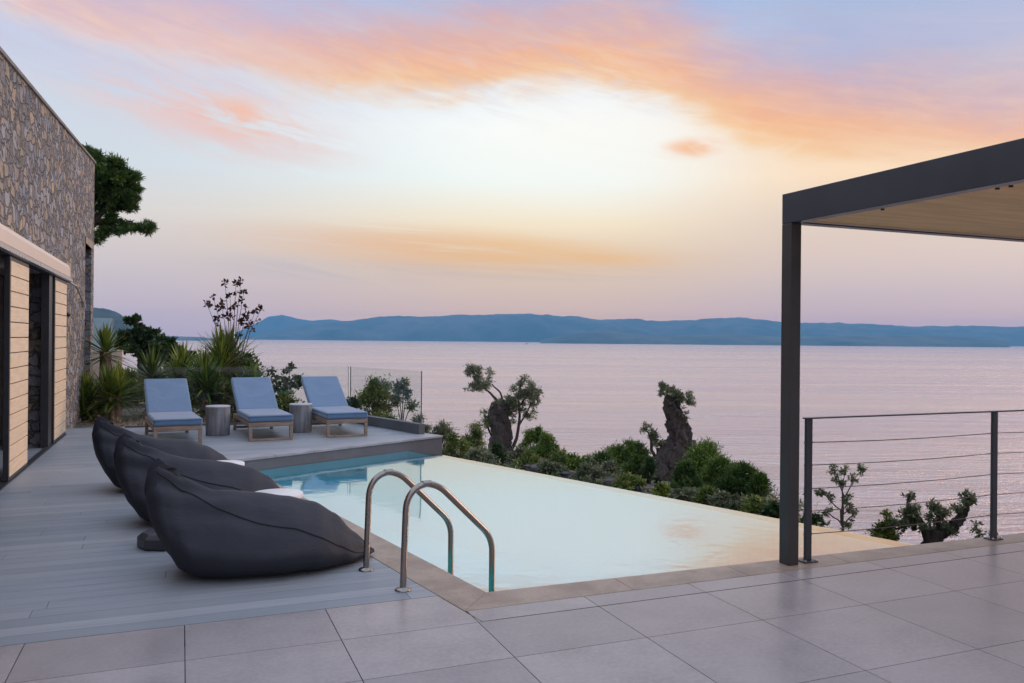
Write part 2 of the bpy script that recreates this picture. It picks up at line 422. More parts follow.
# decking
polys = []; y = 4.845
outL = C0+lnorm*.29; outF = C1+fnorm*.30
k = 0
rng = random.Random(3)
while y < REAR:
    y1 = min(y+.142, REAR)
    A = cut(rect(-2.6, 8, y, y1-.003), outL+lnorm*.004, lnorm)
    # board butt joints
    def split(poly):
        res = []; x = -2.6+rng.random()*3
        cuts = [-9]+[x+3.2*j for j in range(5)]+[99]
        for c0, c1 in zip(cuts, cuts[1:]):
            q = cut(poly, Vector((c0+.0015, 0)), Vector((1, 0)))
            if len(q) >= 3: q = cut(q, Vector((c1-.0015, 0)), Vector((-1, 0)))
            if len(q) >= 3: res.append(q)
        return res
    if len(A) >= 3: polys += split(A)
    Bp = cut(rect(-2.6, 8, y, y1-.003), outL+lnorm*.004, -lnorm)
    if len(Bp) >= 3: Bp = cut(Bp, outF+fnorm*.004, fnorm)
    if len(Bp) >= 3:
        e = (C3-C2).normalized(); en = Vector((-e.y, e.x))
        Bp = cut(Bp, C2-Vector((.12, 0)), en if en.x < 0 else -en)
    if len(Bp) >= 3: polys += split(Bp)
    y = y1
dk = slabs('wooden_deck', polys, -.025, 0, M['deck'], seed=8); tag(dk, kind='structure')
lo2 = C0+lnorm*.27
A = cut(rect(-2.6, 3, 4.7, REAR-.01), lo2, lnorm)
MB().prism([tuple(q) for q in A], -.3, -.027).build('deck_base', M['joist'])['kind'] = 'structure'
A = [C1+fnorm*.05+Vector((-.3, 0)), C2+fnorm*.05+Vector((-.06, 0)), C3+Vector((-.06, -.01)), Vector((-.3, REAR-.01))]
MB().prism([tuple(q) for q in A], -.34, -.029).build('lounger_deck_base', M['joist'])['kind'] = 'structure'

# ------------------------------------------------------------------ swimming pool
pool = empty('swimming_pool', (C0.x, C0.y, 0)); tag(pool, 'infinity pool with brown stone coping sunk between the deck and the tiled terrace', 'swimming pool')
def par(o):     # parent keeping world coordinates
    o.parent = pool; o.matrix_parent_inverse = Matrix.Translation(-pool.location); return o
# near + left coping
o1 = C0+lnorm*.29
def inter(p, d, q, e):
    dd = d.x*e.y-d.y*e.x; tt = ((q.x-p.x)*e.y-(q.y-p.y)*e.x)/dd; return p+d*tt
Lend_o = inter(o1, ldir, outF, fdir)
n_out = Vector((o1.x+(4.512-o1.y)/ldir.y*ldir.x, 4.512))
mb = MB()
segs = 6
inn = [C0.lerp(C1, k/segs) for k in range(segs+1)]; ou = [n_out.lerp(Lend_o, k/segs) for k in range(segs+1)]
for k in range(segs):
    d = (inn[k+1]-inn[k]).normalized()*.0012
    mb.prism([tuple(q) for q in (inn[k]+d, inn[k+1]-d, ou[k+1]-d, ou[k]+d)], -.045, .002)
xe = [C0.x+.9*k for k in range(0, 17)]
sl = (NR.y-C0.y)/(NR.x-C0.x)
for k in range(16):
    x0, x1 = xe[k]+.0012, xe[k+1]-.0012
    a0 = n_out.x if k == 0 else x0
    mb.prism([(a0, 4.512), (x1, 4.512), (x1, C0.y+sl*(x1-C0.x)), (x0, C0.y+sl*(x0-C0.x))], -.045, .002)
par(mb.build('coping', M['coping'], bevel=.004))
# pale far coping
mb = MB()
for k in range(6):
    a = C1.lerp(C2, k/6)+fdir*.0015; b_ = C1.lerp(C2, (k+1)/6)-fdir*.0015
    mb.prism([tuple(q) for q in (a-fnorm*.02, b_-fnorm*.02, b_+fnorm*.30, a+fnorm*.30)], -.03, .003)
en = (C3-C2).normalized()
mb.prism([tuple(q) for q in (C2+fnorm*.302, C3, C3-Vector((.11, 0)), C2+fnorm*.302-Vector((.12, 0)))], -.03, .002)
par(mb.build('deck_edging', M['far_coping'], bevel=.004))
# dividing wall under the far coping, down to the pool floor, and its end
mb = MB(); mb.prism([tuple(q) for q in (C1-fdir*.2, C2, C2+fnorm*.2, C1-fdir*.2+fnorm*.2)], -1.6, -.031)
mb.prism([tuple(q) for q in (C2+fnorm*.2, C2+Vector((-.15, 0))+fnorm*.2, C3-Vector((.15, 0)), C3-Vector((.02, 0)))], -1.6, -.031)
par(mb.build('far_wall', M['pool_wall']))
# basin
mb = MB()
mb.prism([tuple(q) for q in (C0+lnorm*.2-ldir*.4, C0+lnorm*.02-ldir*.4, C1+lnorm*.02+ldir*.1, C1+lnorm*.2+ldir*.1)], -1.6, -.046)
mb.prism([(1.6, 4.55), (7, 4.55), (7, 4.70), (1.6, 4.79)], -1.6, -.046)
mb.prism([(C0.x-.3, C0.y-.1), (NR.x+.1, NR.y-.05), (IF.x+.1, IF.y+.1), (C1.x-.3, C1.y+.05)], -1.75, -1.4)
mb.prism([tuple(q) for q in (C1-fdir*.15-fnorm*.02, IF-fdir*.02-fnorm*.02, IF-fdir*.02-fnorm*.002, C1-fdir*.15-fnorm*.002)], -1.45, W-.012)
mb.prism([tuple(q) for q in (IF-idir*.05-inorm*.145, NR+idir*.12-inorm*.145, NR+idir*.12-inorm*.160, IF-idir*.05-inorm*.160)], -1.45, W-.010)
par(mb.build('basin', M['mosaic']))
mb = MB(); mb.prism([tuple(q) for q in (IF-idir*.1-inorm*.14, IF-idir*.1, NR+idir*.15, NR+idir*.15-inorm*.14)], -3.0, W-.006)
par(mb.build('overflow_edge', M['pool_wall']))
mb = MB(); mb.prism([(6.0, 4.52), (17, 4.52), (17, 4.62), (6.0, 4.62)], -4, -.046)
tr_w = mb.build('retaining_wall', M['pool_wall']); tag(tr_w, 'grey retaining wall under the terrace edge below the cable railing', 'wall')
# water: one sheet, slightly gridded
mb = MB()
mb.add([(q.x, q.y, W) for q in (C0+lnorm*.018, NR+idir*.02, IF+fdir*.0, C1+lnorm*.018)], [(0, 1, 2, 3)])
wt = mb.build('pool_water', M['water']); tag(wt, kind='structure')
# dark drain slot in front of the strip tiles
MB().box(1.66, 17, 4.3115, 4.3165, -.01, -.0005).build('drain_channel', M['slot'])['kind'] = 'structure'

# pool ladder: two stainless hoops
lad = empty('pool_ladder', (1.25, 5.29, 0)); tag(lad, 'stainless steel pool ladder of two bent handrails over the left coping', 'pool ladder')
def rnd(pts, r, n=7):
    out = [Vector(pts[0])]
    for i in range(1, len(pts)-1):
        a, b_, c_ = map(Vector, (pts[i-1], pts[i], pts[i+1]))
        rr = r[i-1] if hasattr(r, '__len__') else r
        p0 = b_+(a-b_).normalized()*rr; p1 = b_+(c_-b_).normalized()*rr
        for k in range(n+1):
            t_ = k/n; out.append((p0*(1-t_)+b_*t_)*(1-t_)+(b_*(1-t_)+p1*t_)*t_)
    out.append(Vector(pts[-1])); return out
acr = -lnorm
for (bx, by) in ((1.311, 5.029), (1.186, 5.55)):
    B0 = Vector((bx, by)); base = Vector((bx-1.25, by-5.29, 0))
    def at(u, z): q = acr*u; return base+Vector((q.x, q.y, z))
    pts = rnd([at(0, 0), at(.01, .70), at(.20, .70), at(.69, .30), at(.69, -.9)], [.19, .15, .12], 10)
    pts = rnd([at(0, 0), at(.02, .66), at(.23, .66), at(.66, .25), at(.66, -.9)], [.17, .10, .10], 10)
    hr = MB().tube(pts, .021, 14).build('handrail', M['steel'], lad, smooth=True)
    mb = MB().lathe([(.052, .002), (.052, .006), (.046, .012), (.026, .017), (.024, .02)], 28, (base.x, base.y))
    mb.build('base_flange', M['steel'], hr, smooth=True)
for z in (-.35, -.6, -.85):
    a = Vector((1.311-1.25, 5.029-5.29)); b_ = Vector((1.186-1.25, 5.55-5.29)); q = acr*.66
    MB().tube([(a.x+q.x, a.y+q.y, z), (b_.x+q.x, b_.y+q.y, z)], .03, 8).build('tread', M['steel'], lad)

# ------------------------------------------------------------------ cable railing
rail = empty('cable_railing', (4.215, 4.65, 0)); tag(rail, 'dark metal balustrade with five thin cables along the terrace edge beside the pergola post', 'railing')
px_ = [0, 1.916, 3.83, 5.75]
for i, x in enumerate(px_):
    p_ = MB().box(x-.028, x+.028, -.012+.0, .012, .011, 1.035).build('post', M['anthra'], rail, bevel=.003)
    mb = MB().box(x-.06, x+.06, -.045, .045, .002, .012)
    mb.build('base_plate', M['anthra'], p_, bevel=.003)
    mb = MB()
    for sx in (-.045, .045): MB().lathe([(.008, .012), (.008, .02), (.004, .023)], 8, (x+sx, -.03)).build('bolt', M['silver'], p_)
    for z in (.20, .365, .53, .70, .865): MB().tube([(x-.034, 0, z), (x+.034, 0, z)], .009, 8).build('cable_fitting', M['cable'], p_)
MB().box(-.04, 5.8, -.02, .02, 1.036, 1.046).build('top_rail', M['anthra'], rail, bevel=.002)
for j, z in enumerate((.20, .365, .53, .70, .865)):
    pts = []
    for i in range(3):
        for k in range(8):
            t_ = k/8; pts.append((px_[i]+(px_[i+1]-px_[i])*t_, 0, z-.012*math.sin(math.pi*t_)))
    pts.append((px_[-1], 0, z))
    MB().tube(pts, .0035, 6).build('cable', M['cable'], rail)

# ------------------------------------------------------------------ pergola
per = empty('pergola', (4.0, 4.6, 0)); tag(per, 'dark metal pergola with flat wooden ceiling standing on the tiled terrace', 'pergola')
LX, LY = 5.2, -5.2
for (x, y_) in ((0, 0), (LX, 0), (0, LY), (LX, LY)):
    p_ = MB().box(x, x+.09, y_, y_+.10, .003, 2.44).build('post', M['bronze'], per, bevel=.004)
MB().box(0, .09, LY-.0, .10, 2.441, 2.655).build('side_beam', M['anthra'], per, bevel=.004)
MB().box(LX, LX+.09, LY-.0, .10, 2.441, 2.655).build('side_beam', M['anthra'], per, bevel=.004)
MB().box(.092, LX-.002, .012, .10, 2.443, 2.652).build('end_beam', M['anthra'], per, bevel=.004)
MB().box(.092, LX-.002, LY, LY+.09, 2.443, 2.652).build('end_beam', M['anthra'], per, bevel=.004)
MB().box(.118, LX-.03, LY+.12, -.016, 2.462, 2.60).build('ceiling_panel', M['ceiling'], per)
mb = MB()
mb.box(.0925, .116, LY+.095, .0, 2.452, 2.47); mb.box(LX-.026, LX-.0025, LY+.095, .0, 2.452, 2.47)
mb.box(.118, LX-.028, -.014, .010, 2.452, 2.47)
mb.build('ceiling_trim', M['cream_metal'], per)
for fx, fy in ((.20, -.62), (.20, -1.42), (.20, -1.50), (1.2, -1.1), (1.2, -1.18), (2.4, -2.4)): MB().lathe([(.012, 2.452), (.012, 2.4615)], 10, (fx, fy)).build('ceiling_fixing', M['black'], per)
MB().box(.10, LX-.01, LY+.1, .0, 2.61, 2.64).build('roof_sheet', M['anthra'], per)

# ------------------------------------------------------------------ house
AX = -1.85
house = empty('stone_house', (AX, 13, 0)); tag(house, 'rubble stone house with cream slatted shutters at the left edge of the deck', 'house')
def hpar(o, p_=None):
    o.parent = p_ or house; 
    o.matrix_parent_inverse = Matrix.Translation(-house.location) if p_ is None else o.parent.matrix_world.inverted()
    return o
def top(y_): return 4.64+(y_-10.26)*.0795
YC = 20.5
O0, O1, OZ = 7.0, 13.37, 2.46
mb = MB()
def wallpiece(y0, y1, z0, z1a, z1b, x0=AX-.45, x1=AX):
    mb.add([(x0, y0, z0), (x1, y0, z0), (x1, y1, z0), (x0, y1, z0), (x0, y0, z1a), (x1, y0, z1a), (x1, y1, z1b), (x0, y1, z1b)],
           [(3, 2, 1, 0), (4, 5, 6, 7), (0, 1, 5, 4), (1, 2, 6, 5), (2, 3, 7, 6), (3, 0, 4, 7)])
RY0, RY1, RZ = 18.75, 19.95, 3.48
wallpiece(2, O0, -.3, OZ, OZ)
wallpiece(O1, RY0, -.3, OZ, OZ)
wallpiece(2, RY0, OZ, top(2), top(RY0))
wallpiece(RY0, RY1, RZ, top(RY0), top(RY1))
wallpiece(RY1, YC, -.3, top(RY1), top(YC))
wallpiece(RY0, RY1, -.3, .25, .25)
# gable/rear walls
mb.box(AX-7, AX-.452, YC-.45, YC, -.3, top(YC)-.01)
mb.box(AX-7, AX-.452, 2, 2.45, -.3, top(2)-.01)
hpar(mb.build('wall', M['stone']))
mb = MB()
mb.add([(AX-.47, 2, top(2)+.001), (AX+.03, 2, top(2)+.001), (AX+.03, YC+.03, top(YC)+.001), (AX-.47, YC+.03, top(YC)+.001),
        (AX-.47, 2, top(2)+.05), (AX+.03, 2, top(2)+.05), (AX+.03, YC+.03, top(YC)+.05), (AX-.47, YC+.03, top(YC)+.05)],
       [(3, 2, 1, 0), (4, 5, 6, 7), (0, 1, 5, 4), (1, 2, 6, 5), (2, 3, 7, 6), (3, 0, 4, 7)])
hpar(mb.build('parapet_cap', M['cap'], bevel=.006))
mb = MB(); mb.add([(AX-7, 2, top(2)-.02), (AX-.47, 2, top(2)-.02), (AX-.47, YC, top(YC)-.02), (AX-7, YC, top(YC)-.02)], [(0, 1, 2, 3)])
hpar(mb.build('roof', M['cap']))
# tall window recess at the end of the wall
wf = hpar(MB().box(AX-.30, AX-.22, RY0, RY1, .25, RZ).build('window', M['dark_frame']))
MB().box(AX-.215, AX-.205, RY0+.08, RY1-.08, .33, RZ-.08).build('pane', M['dark_glass'], wf)
MB().box(AX-.2, AX+.02, RY0-.05, RY1+.05, RZ, RZ+.14).build('lintel', M['coping'], wf)
for ch in bpy.data.objects:
    if ch.parent == wf: ch.matrix_parent_inverse = Matrix.Identity(4)
# interior + glazing of the wide opening
mb = MB(); mb.box(AX-4, AX-3.9, 2.5, 14.5, 0, OZ+.2); mb.box(AX-3.9, AX-.46, O1+1.0, O1+1.1, 0, OZ+.2); mb.box(AX-3.9, AX-.46, 2.5, O1+1, OZ+.1, OZ+.2); mb.box(AX-3.9, AX-.46, 2.5, O1+1, -.1, -.002)
hpar(mb.build('interior', M['inside']))
fr_ = hpar(MB().box(AX-.44, AX-.34, O1-.34, O1-.28, 0.002, OZ-.003).box(AX-.44, AX-.34, 7.01, O1-.345, OZ-.08, OZ-.003).build('door_frame', M['dark_frame'], bevel=.004))
mb = MB(); mb.box(AX+.015, AX+.115, O1-.30, O1-.001, .005, OZ-.001)
hpar(mb.build('shutter_jamb', M['dark_frame'], bevel=.003))
dg = hpar(MB().box(AX-.40, AX-.385, 8.0, 10.6, .05, OZ-.09).build('glass_door', M['dark_glass']))
# shutters
def shutter(y0, y1, label=None):
    X = -1.71
    s_ = hpar(MB().box(X-.055, X-.002, y0, y0+.035, .02, 2.44).box(X-.055, X-.002, y1-.03, y1, .02, 2.44).box(X-.055, X-.002, y0+.036, y1-.031, .02, .055)
              .box(X-.055, X-.002, y0+.036, y1-.031, 2.40, 2.44).build('shutter', M['dark_frame'], bevel=.003))
    mb = MB(); n = 14; h = (2.40-.055)/n
    for k in range(n):
        z0 = .055+h*k
        mb.box(X-.03, X+.004, y0+.036, y1-.031, z0+.006, z0+h-.005)
    sb = mb.build('slat', M['cream'], bevel=.003); sb.parent = s_; sb.matrix_parent_inverse = Matrix.Identity(4)
    sb2 = MB().box(X-.048, X-.032, y0+.036, y1-.031, .056, 2.399).build('backing_board', M['black']); sb2.parent = s_; sb2.matrix_parent_inverse = Matrix.Identity(4)
    if label: s_['label'] = label
shutter(10.10, 11.26, 'cream slatted shutter standing in front of the open doorway')
shutter(13.43, 14.72, 'cream slatted shutter slid back against the stone wall')
mb = MB(); mb.box(-1.80, -1.69, 5, 15.0, 2.445, 2.475).box(-1.775, -1.70, 5, 14.75, .001, .016)
hpar(mb.build('shutter_track', M['dark_frame']))

# awning cassette
aw = empty('awning', (-1.70, 14.87, 2.5)); tag(aw, 'long cream retractable awning box above the shutters of the stone house', 'awning')
mb = MB().prism([(0, 0), (0, 0), (0, 0)], 0, 0) if False else MB()
prof = [(-.148, .0), (.0, .0), (.02, .03), (.02, .16), (-.0, .215), (-.06, .25), (-.148, .25)]
n = len(prof); vs = [(x, -12, z) for x, z in prof]+[(x, 0, z) for x, z in prof]
mb.add(vs, [tuple(range(n-1, -1, -1))[::-1], tuple(range(n, 2*n))[::-1]]+[(i, (i+1) % n, n+(i+1) % n, n+i)[::-1] for i in range(n)])
mb.build('cassette', M['cream_metal'], aw)
MB().box(-.15, .03, .001, .02, -.004, .254).build('end_cap', M['cream_metal'], aw, bevel=.004)
MB().box(.0, .045, -11.9, .12, -.045, -.004).build('front_bar', M['silver'], aw, bevel=.004)
mb = MB().tube([(-.02, .0, -.03), (.0, 1.0, -.06)], .018, 8).tube([(.0, 1.0, -.06), (.02, 1.95, -.32)], .016, 8)
mb.build('folding_arm', M['silver'], aw)
mb = MB().tube([(.02, 1.93, -.27), (.02, 1.97, -.40)], .035, 10); mb.build('arm_joint', M['silver'], aw)
# wall light
q = (AX, 15.1, 1.96)
wl = empty('wall_light', q); tag(wl, 'small black spotlight on the stone wall beyond the last shutter', 'wall light')
MB().box(.001, .02, -.05, .05, -.05, .05).build('back_plate', M['black'], wl, bevel=.003)
MB().tube([(.02, 0, 0), (.09, 0, 0)], .012, 8).build('arm', M['black'], wl)
MB().tube([(.07, -.07, .01), (.11, .10, -.03)], [.028, .036], 14).build('lamp_head', M['black'], wl, smooth=True)

# ------------------------------------------------------------------ bean bags
def beanbag_mesh(seed):
    NT_, NP = 56, 72
    rng = random.Random(seed)
    off = Vector((rng.random()*9, rng.random()*9, rng.random()*9))
    def lerp_tab(tab, t_):
        for (a, va), (b_, vb) in zip(tab, tab[1:]):
            if t_ <= b_:
                k = (t_-a)/(b_-a); k = k*k*(3-2*k)*.5+k*.5
                return va+(vb-va)*k
        return tab[-1][1]
    L = 1.37
    topz = [(0, .58), (.02, .715), (.05, .76), (.08, .725), (.15, .64), (.28, .55), (.45, .505), (.58, .475), (.70, .42), (.80, .33), (.90, .19), (1, .05)]
    botz = [(0, .34), (.02, .16), (.06, .04), (.15, .0), (.6, .0), (.82, .0), (.93, .012), (1, .035)]
    hw = [(0, .07), (.02, .17), (.06, .29), (.14, .39), (.28, .44), (.5, .455), (.68, .40), (.83, .27), (.93, .14), (1, .02)]
    pw = [(0, 1.0), (.12, .50), (.3, .72), (.6, .95), (1, .9)]       # top narrowness: small = peaked ridge
    vs = []
    for i in range(NT_+1):
        t_ = i/NT_; zt = lerp_tab(topz, t_); zb = lerp_tab(botz, t_); w = lerp_tab(hw, t_); e = lerp_tab(pw, t_)
        zm = zb+(zt-zb)*.34
        for k in range(NP):
            a = 2*math.pi*k/NP
            cy, sz = math.cos(a), math.sin(a)
            if sz >= 0:
                s_ = sz; z = zm+(zt-zm)*s_**(1.0 if t_ > .3 else 1.0)
                mm = .92-.62*smooth01(t_, .06, .38)
                y_ = w*math.copysign((1-mm)*abs(cy)+mm*(1-s_)**1.05, cy)
            else:
                z = zm+(zm-zb)*(-1)*abs(sz)**.75
                y_ = w*math.copysign(abs(cy)**.55, cy)
            x = L*t_
            h = max(0, z)/.7
            x -= (.175*math.sin(min(1.25, h)*1.62)**1.2-.0)*(1-t_)**1.5 if h > 0 else 0      # the back leans outwards
            p_ = Vector((x, y_, z))
            amp = .020*(smooth01(z, .02, .2))
            nn = noise.noise(p_*3.2+off)*amp+noise.noise(Vector((p_.x*3.0, p_.y*7, p_.z*9))+off)*amp*.6
            # gathers near the top peak
            g_ = math.exp(-((t_-.10)/.13)**2)*smooth01(z, .3, .62)
            nn += .020*g_*math.sin(a*13+p_.x*14+off.x)+.006*math.sin(a*9+p_.x*22+off.y)*math.exp(-((t_-.93)/.09)**2)
            # long fold running from the peak along the near flank
            fl = math.exp(-((z-(zt*.80-.02))/.045)**2)*(1-smooth01(t_, .45, .8))*smooth01(t_, .05, .14)
            nn -= .009*fl
            d = Vector((0, cy, sz)); p_ += d*nn
            p_.z = max(p_.z, .0)
            vs.append(p_)
    fs = [(i*NP+k, i*NP+(k+1) % NP, (i+1)*NP+(k+1) % NP, (i+1)*NP+k) for i in range(NT_) for k in range(NP)]
    fs = [f[::-1] for f in fs]
    fs += [tuple(range(NP)), tuple(NT_*NP+k for k in range(NP-1, -1, -1))]
    return vs, fs, NP, NT_
def make_bag(loc, rz, label, seed):
    root = empty('bean_bag', loc, rz); tag(root, label, 'bean bag', 'charcoal bean bags in a row on the deck')
    vs, fs, NP, NT_ = beanbag_mesh(seed)
    body = MB().add(vs, fs).build('cover', M['bag'], root, smooth=True)
    # piping seams, one per flank: from the peak down to the tip
    for side in (1, -1):
        pts = []
        for i in range(3, NT_-1):
            t_ = i/NT_
            ang = 58-26*smooth01(t_, .1, .55)-30*smooth01(t_, .5, 1)
            a = rad(ang) if side > 0 else rad(180-ang)
            kf = a/(2*math.pi)*NP; k0 = int(kf); fr0 = kf-k0
            p_ = Vector(vs[i*NP+k0]).lerp(Vector(vs[i*NP+(k0+1) % NP]), fr0)
            pts.append(p_+Vector((0, math.cos(a), math.sin(a)))*.002)
        MB().tube(pts, .005, 6).build('piping', M['piping'], root, smooth=True)
    # carry loop at the peak
    i = 6; pk = vs[i*NP+NP//4]
    pts = [Vector(pk)+Vector((-.03+.06*k/6, 0, .012*math.sin(math.pi*k/6))) for k in range(7)]
    MB().tube(pts, .008, 6).build('handle', M['piping'], root)
    return root
make_bag((-.055, 5.93, .001), rad(-2), 'dark charcoal bean bag nearest the pool ladder', 1)
make_bag((-.36, 7.66, .001), rad(-2), 'dark charcoal bean bag in the middle of the row of three', 2)
make_bag((-.68, 9.36, .001), rad(-1), 'dark charcoal bean bag nearest the sun loungers', 3)
# white side tables between the bags
for (pxx, pyy, lab) in ((277, 493, 'round white side table behind the nearest bean bag'), (223, 463, 'round white side table behind the middle bean bag')):
    q = G(pxx, pyy, .37)
    tb = empty('side_table', (q.x, q.y, 0)); tag(tb, lab, 'side table', 'white side tables between the bean bags')
    MB().lathe([(.19, .335), (.2, .34), (.2, .365), (.195, .37)], 40).build('table_top', M['white_top'], tb, smooth=True)
    MB().lathe([(.14, .003), (.145, .01), (.11, .12), (.10, .2), (.13, .334)], 32).build('pedestal', M['white_top'], tb, smooth=True)
q = G(158, 549)
pb = empty('parasol_base', (q.x+.05, q.y+.1, 0)); tag(pb, 'low dark octagonal weighted block on the deck between two bean bags', 'base')
mb = MB().lathe([(.19, .002), (.20, .01), (.20, .08), (.16, .115), (.04, .12)], 8); mb.build('weight', M['anthra'], pb, bevel=.008)
MB().lathe([(.03, .12), (.03, .16), (.026, .165)], 16).build('socket', M['black'], pb)

# ------------------------------------------------------------------ sun loungers
def make_lounger():
    root = empty('sun_lounger')
    t_ = M['teak']; Wd = .66
    fr_ = MB()
    for x in (0, Wd-.045): fr_.box(x, x+.045, .0, 1.72, .215, .285)
    fr_.box(.046, Wd-.046, 0, .04, .215, .285).box(.046, Wd-.046, 1.68, 1.72, .215, .285)
    fr_.build('frame', t_, root, bevel=.004)
    for x in (0, Wd-.05):
        MB().box(x, x+.05, .0, .045, .035, .214).build('leg', t_, root, bevel=.004)
        MB().box(x, x+.05, 1.66, 1.705, .002, .214).build('leg', t_, root, bevel=.004)
    MB().box(-.0, Wd, -.004, .05, .002, .034).build('foot_bar', t_, root, bevel=.004)
    MB().box(.051, Wd-.051, 1.665, 1.70, .03, .07).build('stretcher', t_, root, bevel=.004)
    sl = MB()
    for k in range(12): sl.box(.046, Wd-.046, .05+.1*k, .11+.1*k, .262, .282)
    sl.build('slat', t_, root)
    # seat cushion
    cu = MB().box(-.005, Wd+.005, -.015, 1.20, .288, .395).build('seat_cushion', M['cushion'], root, bevel=.03, seg=4, smooth=True)
    pp = []
    x0, x1, y0, y1, r_ = -.006, Wd+.006, -.016, 1.20, .03
    for cx_, cy_, a0 in ((x1-r_, y0+r_, -90), (x1-r_, y1-r_, 0), (x0+r_, y1-r_, 90), (x0+r_, y0+r_, 180)):
        for k in range(5): pp.append((cx_+r_*math.cos(rad(a0+k*22.5)), cy_+r_*math.sin(rad(a0+k*22.5)), .372))
    pp.append(pp[0]); pi_ = MB().tube(pp, .005, 6).build('piping', M['cushion_piping'], cu)
    # back: hinged at y 1.2, leaning back
    Mx = Matrix.Translation((0, 1.20, .33)) @ Matrix.Rotation(rad(31), 4, 'X')
    MB().box(-.002, Wd+.002, .0, .98, -.04, .065, Mx).build('back_cushion', M['cushion'], root, bevel=.03, seg=4, smooth=True)
    bf = MB().box(.05, .09, -.03, .95, -.085, -.042, Mx).box(Wd-.09, Wd-.05, -.03, .95, -.085, -.042, Mx)
    for k in range(8): bf.box(.091, Wd-.091, .05+.11*k, .11+.11*k, -.07, -.05, Mx)
    bf.build('backrest_frame', t_, root, bevel=.003)
    for x in (.05, Wd-.085): MB().box(x, x+.035, 1.62, 1.66, .20, .50).build('back_support', t_, root)
    return root
proto = make_lounger()
lg = [((-.365, 12.73, 0), 'blue cushioned teak sun lounger nearest the house and yuccas'),
      ((.955, 12.93, 0), 'middle blue cushioned teak sun lounger between the two round stump tables'),
      ((2.145, 13.05, 0), 'blue cushioned teak sun lounger at the corner glass panel')]
for i, (loc, lab) in enumerate(lg):
    o = proto if i == 0 else copy_tree(proto)
    o.location = loc; o.rotation_euler.z = rad((6, 4.5, 4)[i])
    tag(o, lab, 'sun lounger', 'blue cushioned sun loungers beside the pool')
for i, (x, y_, lab) in enumerate(((.55, 13.95, 'weathered wooden stump table beside the lounger nearest the house'), (1.86, 14.0, 'weathered wooden stump table beside the corner glass lounger'))):
    dr = empty('stump_table', (x, y_, 0)); tag(dr, lab, 'side table', 'wooden stump tables between the loungers')
    MB().lathe([(.175, .002), (.185, .02), (.188, .2), (.186, .45)], 36).build('stump', M['drum'], dr, smooth=True)
    MB().lathe([(.186, .451), (.19, .458), (.19, .468), (.18, .475)], 36).build('table_top', M['drum_top'], dr, smooth=True)

# ------------------------------------------------------------------ glass balustrade
gb = empty('glass_balustrade', (2.9, 15.4, 0)); tag(gb, 'frameless clear glass balustrade standing on a low kerb behind the loungers', 'balustrade')
ga = G(349.5, 421.7); gc = G(421, 434); gl_ = Vector((-.9, 15.55, 0))
kerb = MB()
def wallstrip(mb, a, b_, th, z0, z1):
    d = (b_-a); d.z = 0; d.normalize(); nn = Vector((-d.y, d.x, 0))*th/2
    mb.prism([(q.x, q.y) for q in (a-nn, b_-nn, b_+nn, a+nn)], z0, z1); return mb
R0 = gb.location
def rel(v): return Vector(v)-R0
sidedir = (gc-ga).normalized()
o = wallstrip(MB(), rel(ga)+sidedir*.05, rel(gc)+sidedir*.02, .12, .004, .17).build('kerb', M['pool_wall'], gb, bevel=.005)
o = wallstrip(MB(), rel(gl_), rel(ga)-Vector((.0, 0, 0)), .05, .004, .03).build('kerb', M['pool_wall'], gb, bevel=.005)
for a, b_ in ((rel(ga)+sidedir*.03, rel(gc)), (rel(gl_), rel(gl_).lerp(rel(ga), .5)-Vector((.006, 0, 0))), (rel(gl_).lerp(rel(ga), .5)+Vector((.006, 0, 0)), rel(ga)-Vector((.03, 0, 0)))):
    pn = wallstrip(MB(), a, b_, .016, .10, 1.045).build('glass_pane', M['glass'], gb)
    d = (b_-a).normalized()
    wallstrip(MB(), a-d*.004, a, .016, .10, 1.045).build('edge', M['glass_edge'], pn)
    wallstrip(MB(), b_, b_+d*.006, .018, .10, 1.045).build('edge', M['glass_edge'], pn)

# ------------------------------------------------------------------ terrain
def terr(x, y):
    p_ = Vector((x, y)); s_ = (p_-NR).dot(inorm)
    D = min(s_, y-4.75) if x > 3.2 or y < REAR else s_
    if y > REAR and x <= 3.2: D = max(D, -5)
    inside = (s_ < .35 and y < REAR-.1 and x > -9) or y < 4.95
    dd = max(.1, x*math.sin(YAW)+y*math.cos(YAW)); pxx = 512+F*(x*math.cos(YAW)-y*math.sin(YAW))/dd if dd > 1 else 3000
    far = float(np.interp(pxx, [200, 330, 380, 440, 500, 560, 610, 668, 720, 770, 810, 850, 1100], [26, 34, 50, 62, 68, 52, 44, 38, 27, 17, 9.5, 7.6, 7.2]))
    E = max(0., dd-far) if D > -1 else max(0, y-24)
    if x < -4: E = max(E*.6, 0)
    z = -.12-.40*smooth01(s_, -1, .8)
    if D > -1 and s_ > 0: z -= max(0, dd-10)*float(np.interp(pxx, [200, 330, 440, 520, 700, 780], [.0, .05, .125, .13, .165, .16]))*smooth01(s_, .5, 3)
    z -= .50*E
    z += (noise.noise(Vector((x*.35, y*.35, 0)))*.25+noise.noise(Vector((x*1.3, y*1.3, 3)))*.07)*min(1, .25+max(0, E)*.3)
    z += noise.noise(Vector((x*.05, y*.05, 7)))*2.0*smooth01(E, 2, 20)
    if inside and z > -2: z = -2.4
    return max(z, -36)
def grid_axis(lo, hi, c, fine, n):
    out = [c]; st = fine; v = c
    while v < hi: out.append(v+st); v += st; st = st*1.0 if v < c+14 else st*1.10
    v = c; st = fine
    while v > lo: v -= st; out.append(v); st = st if v > c-8 else st*1.10
    return sorted(out)
gx = grid_axis(-160, 260, 1, .3, 0); gy = grid_axis(-60, 220, 11, .3, 0)
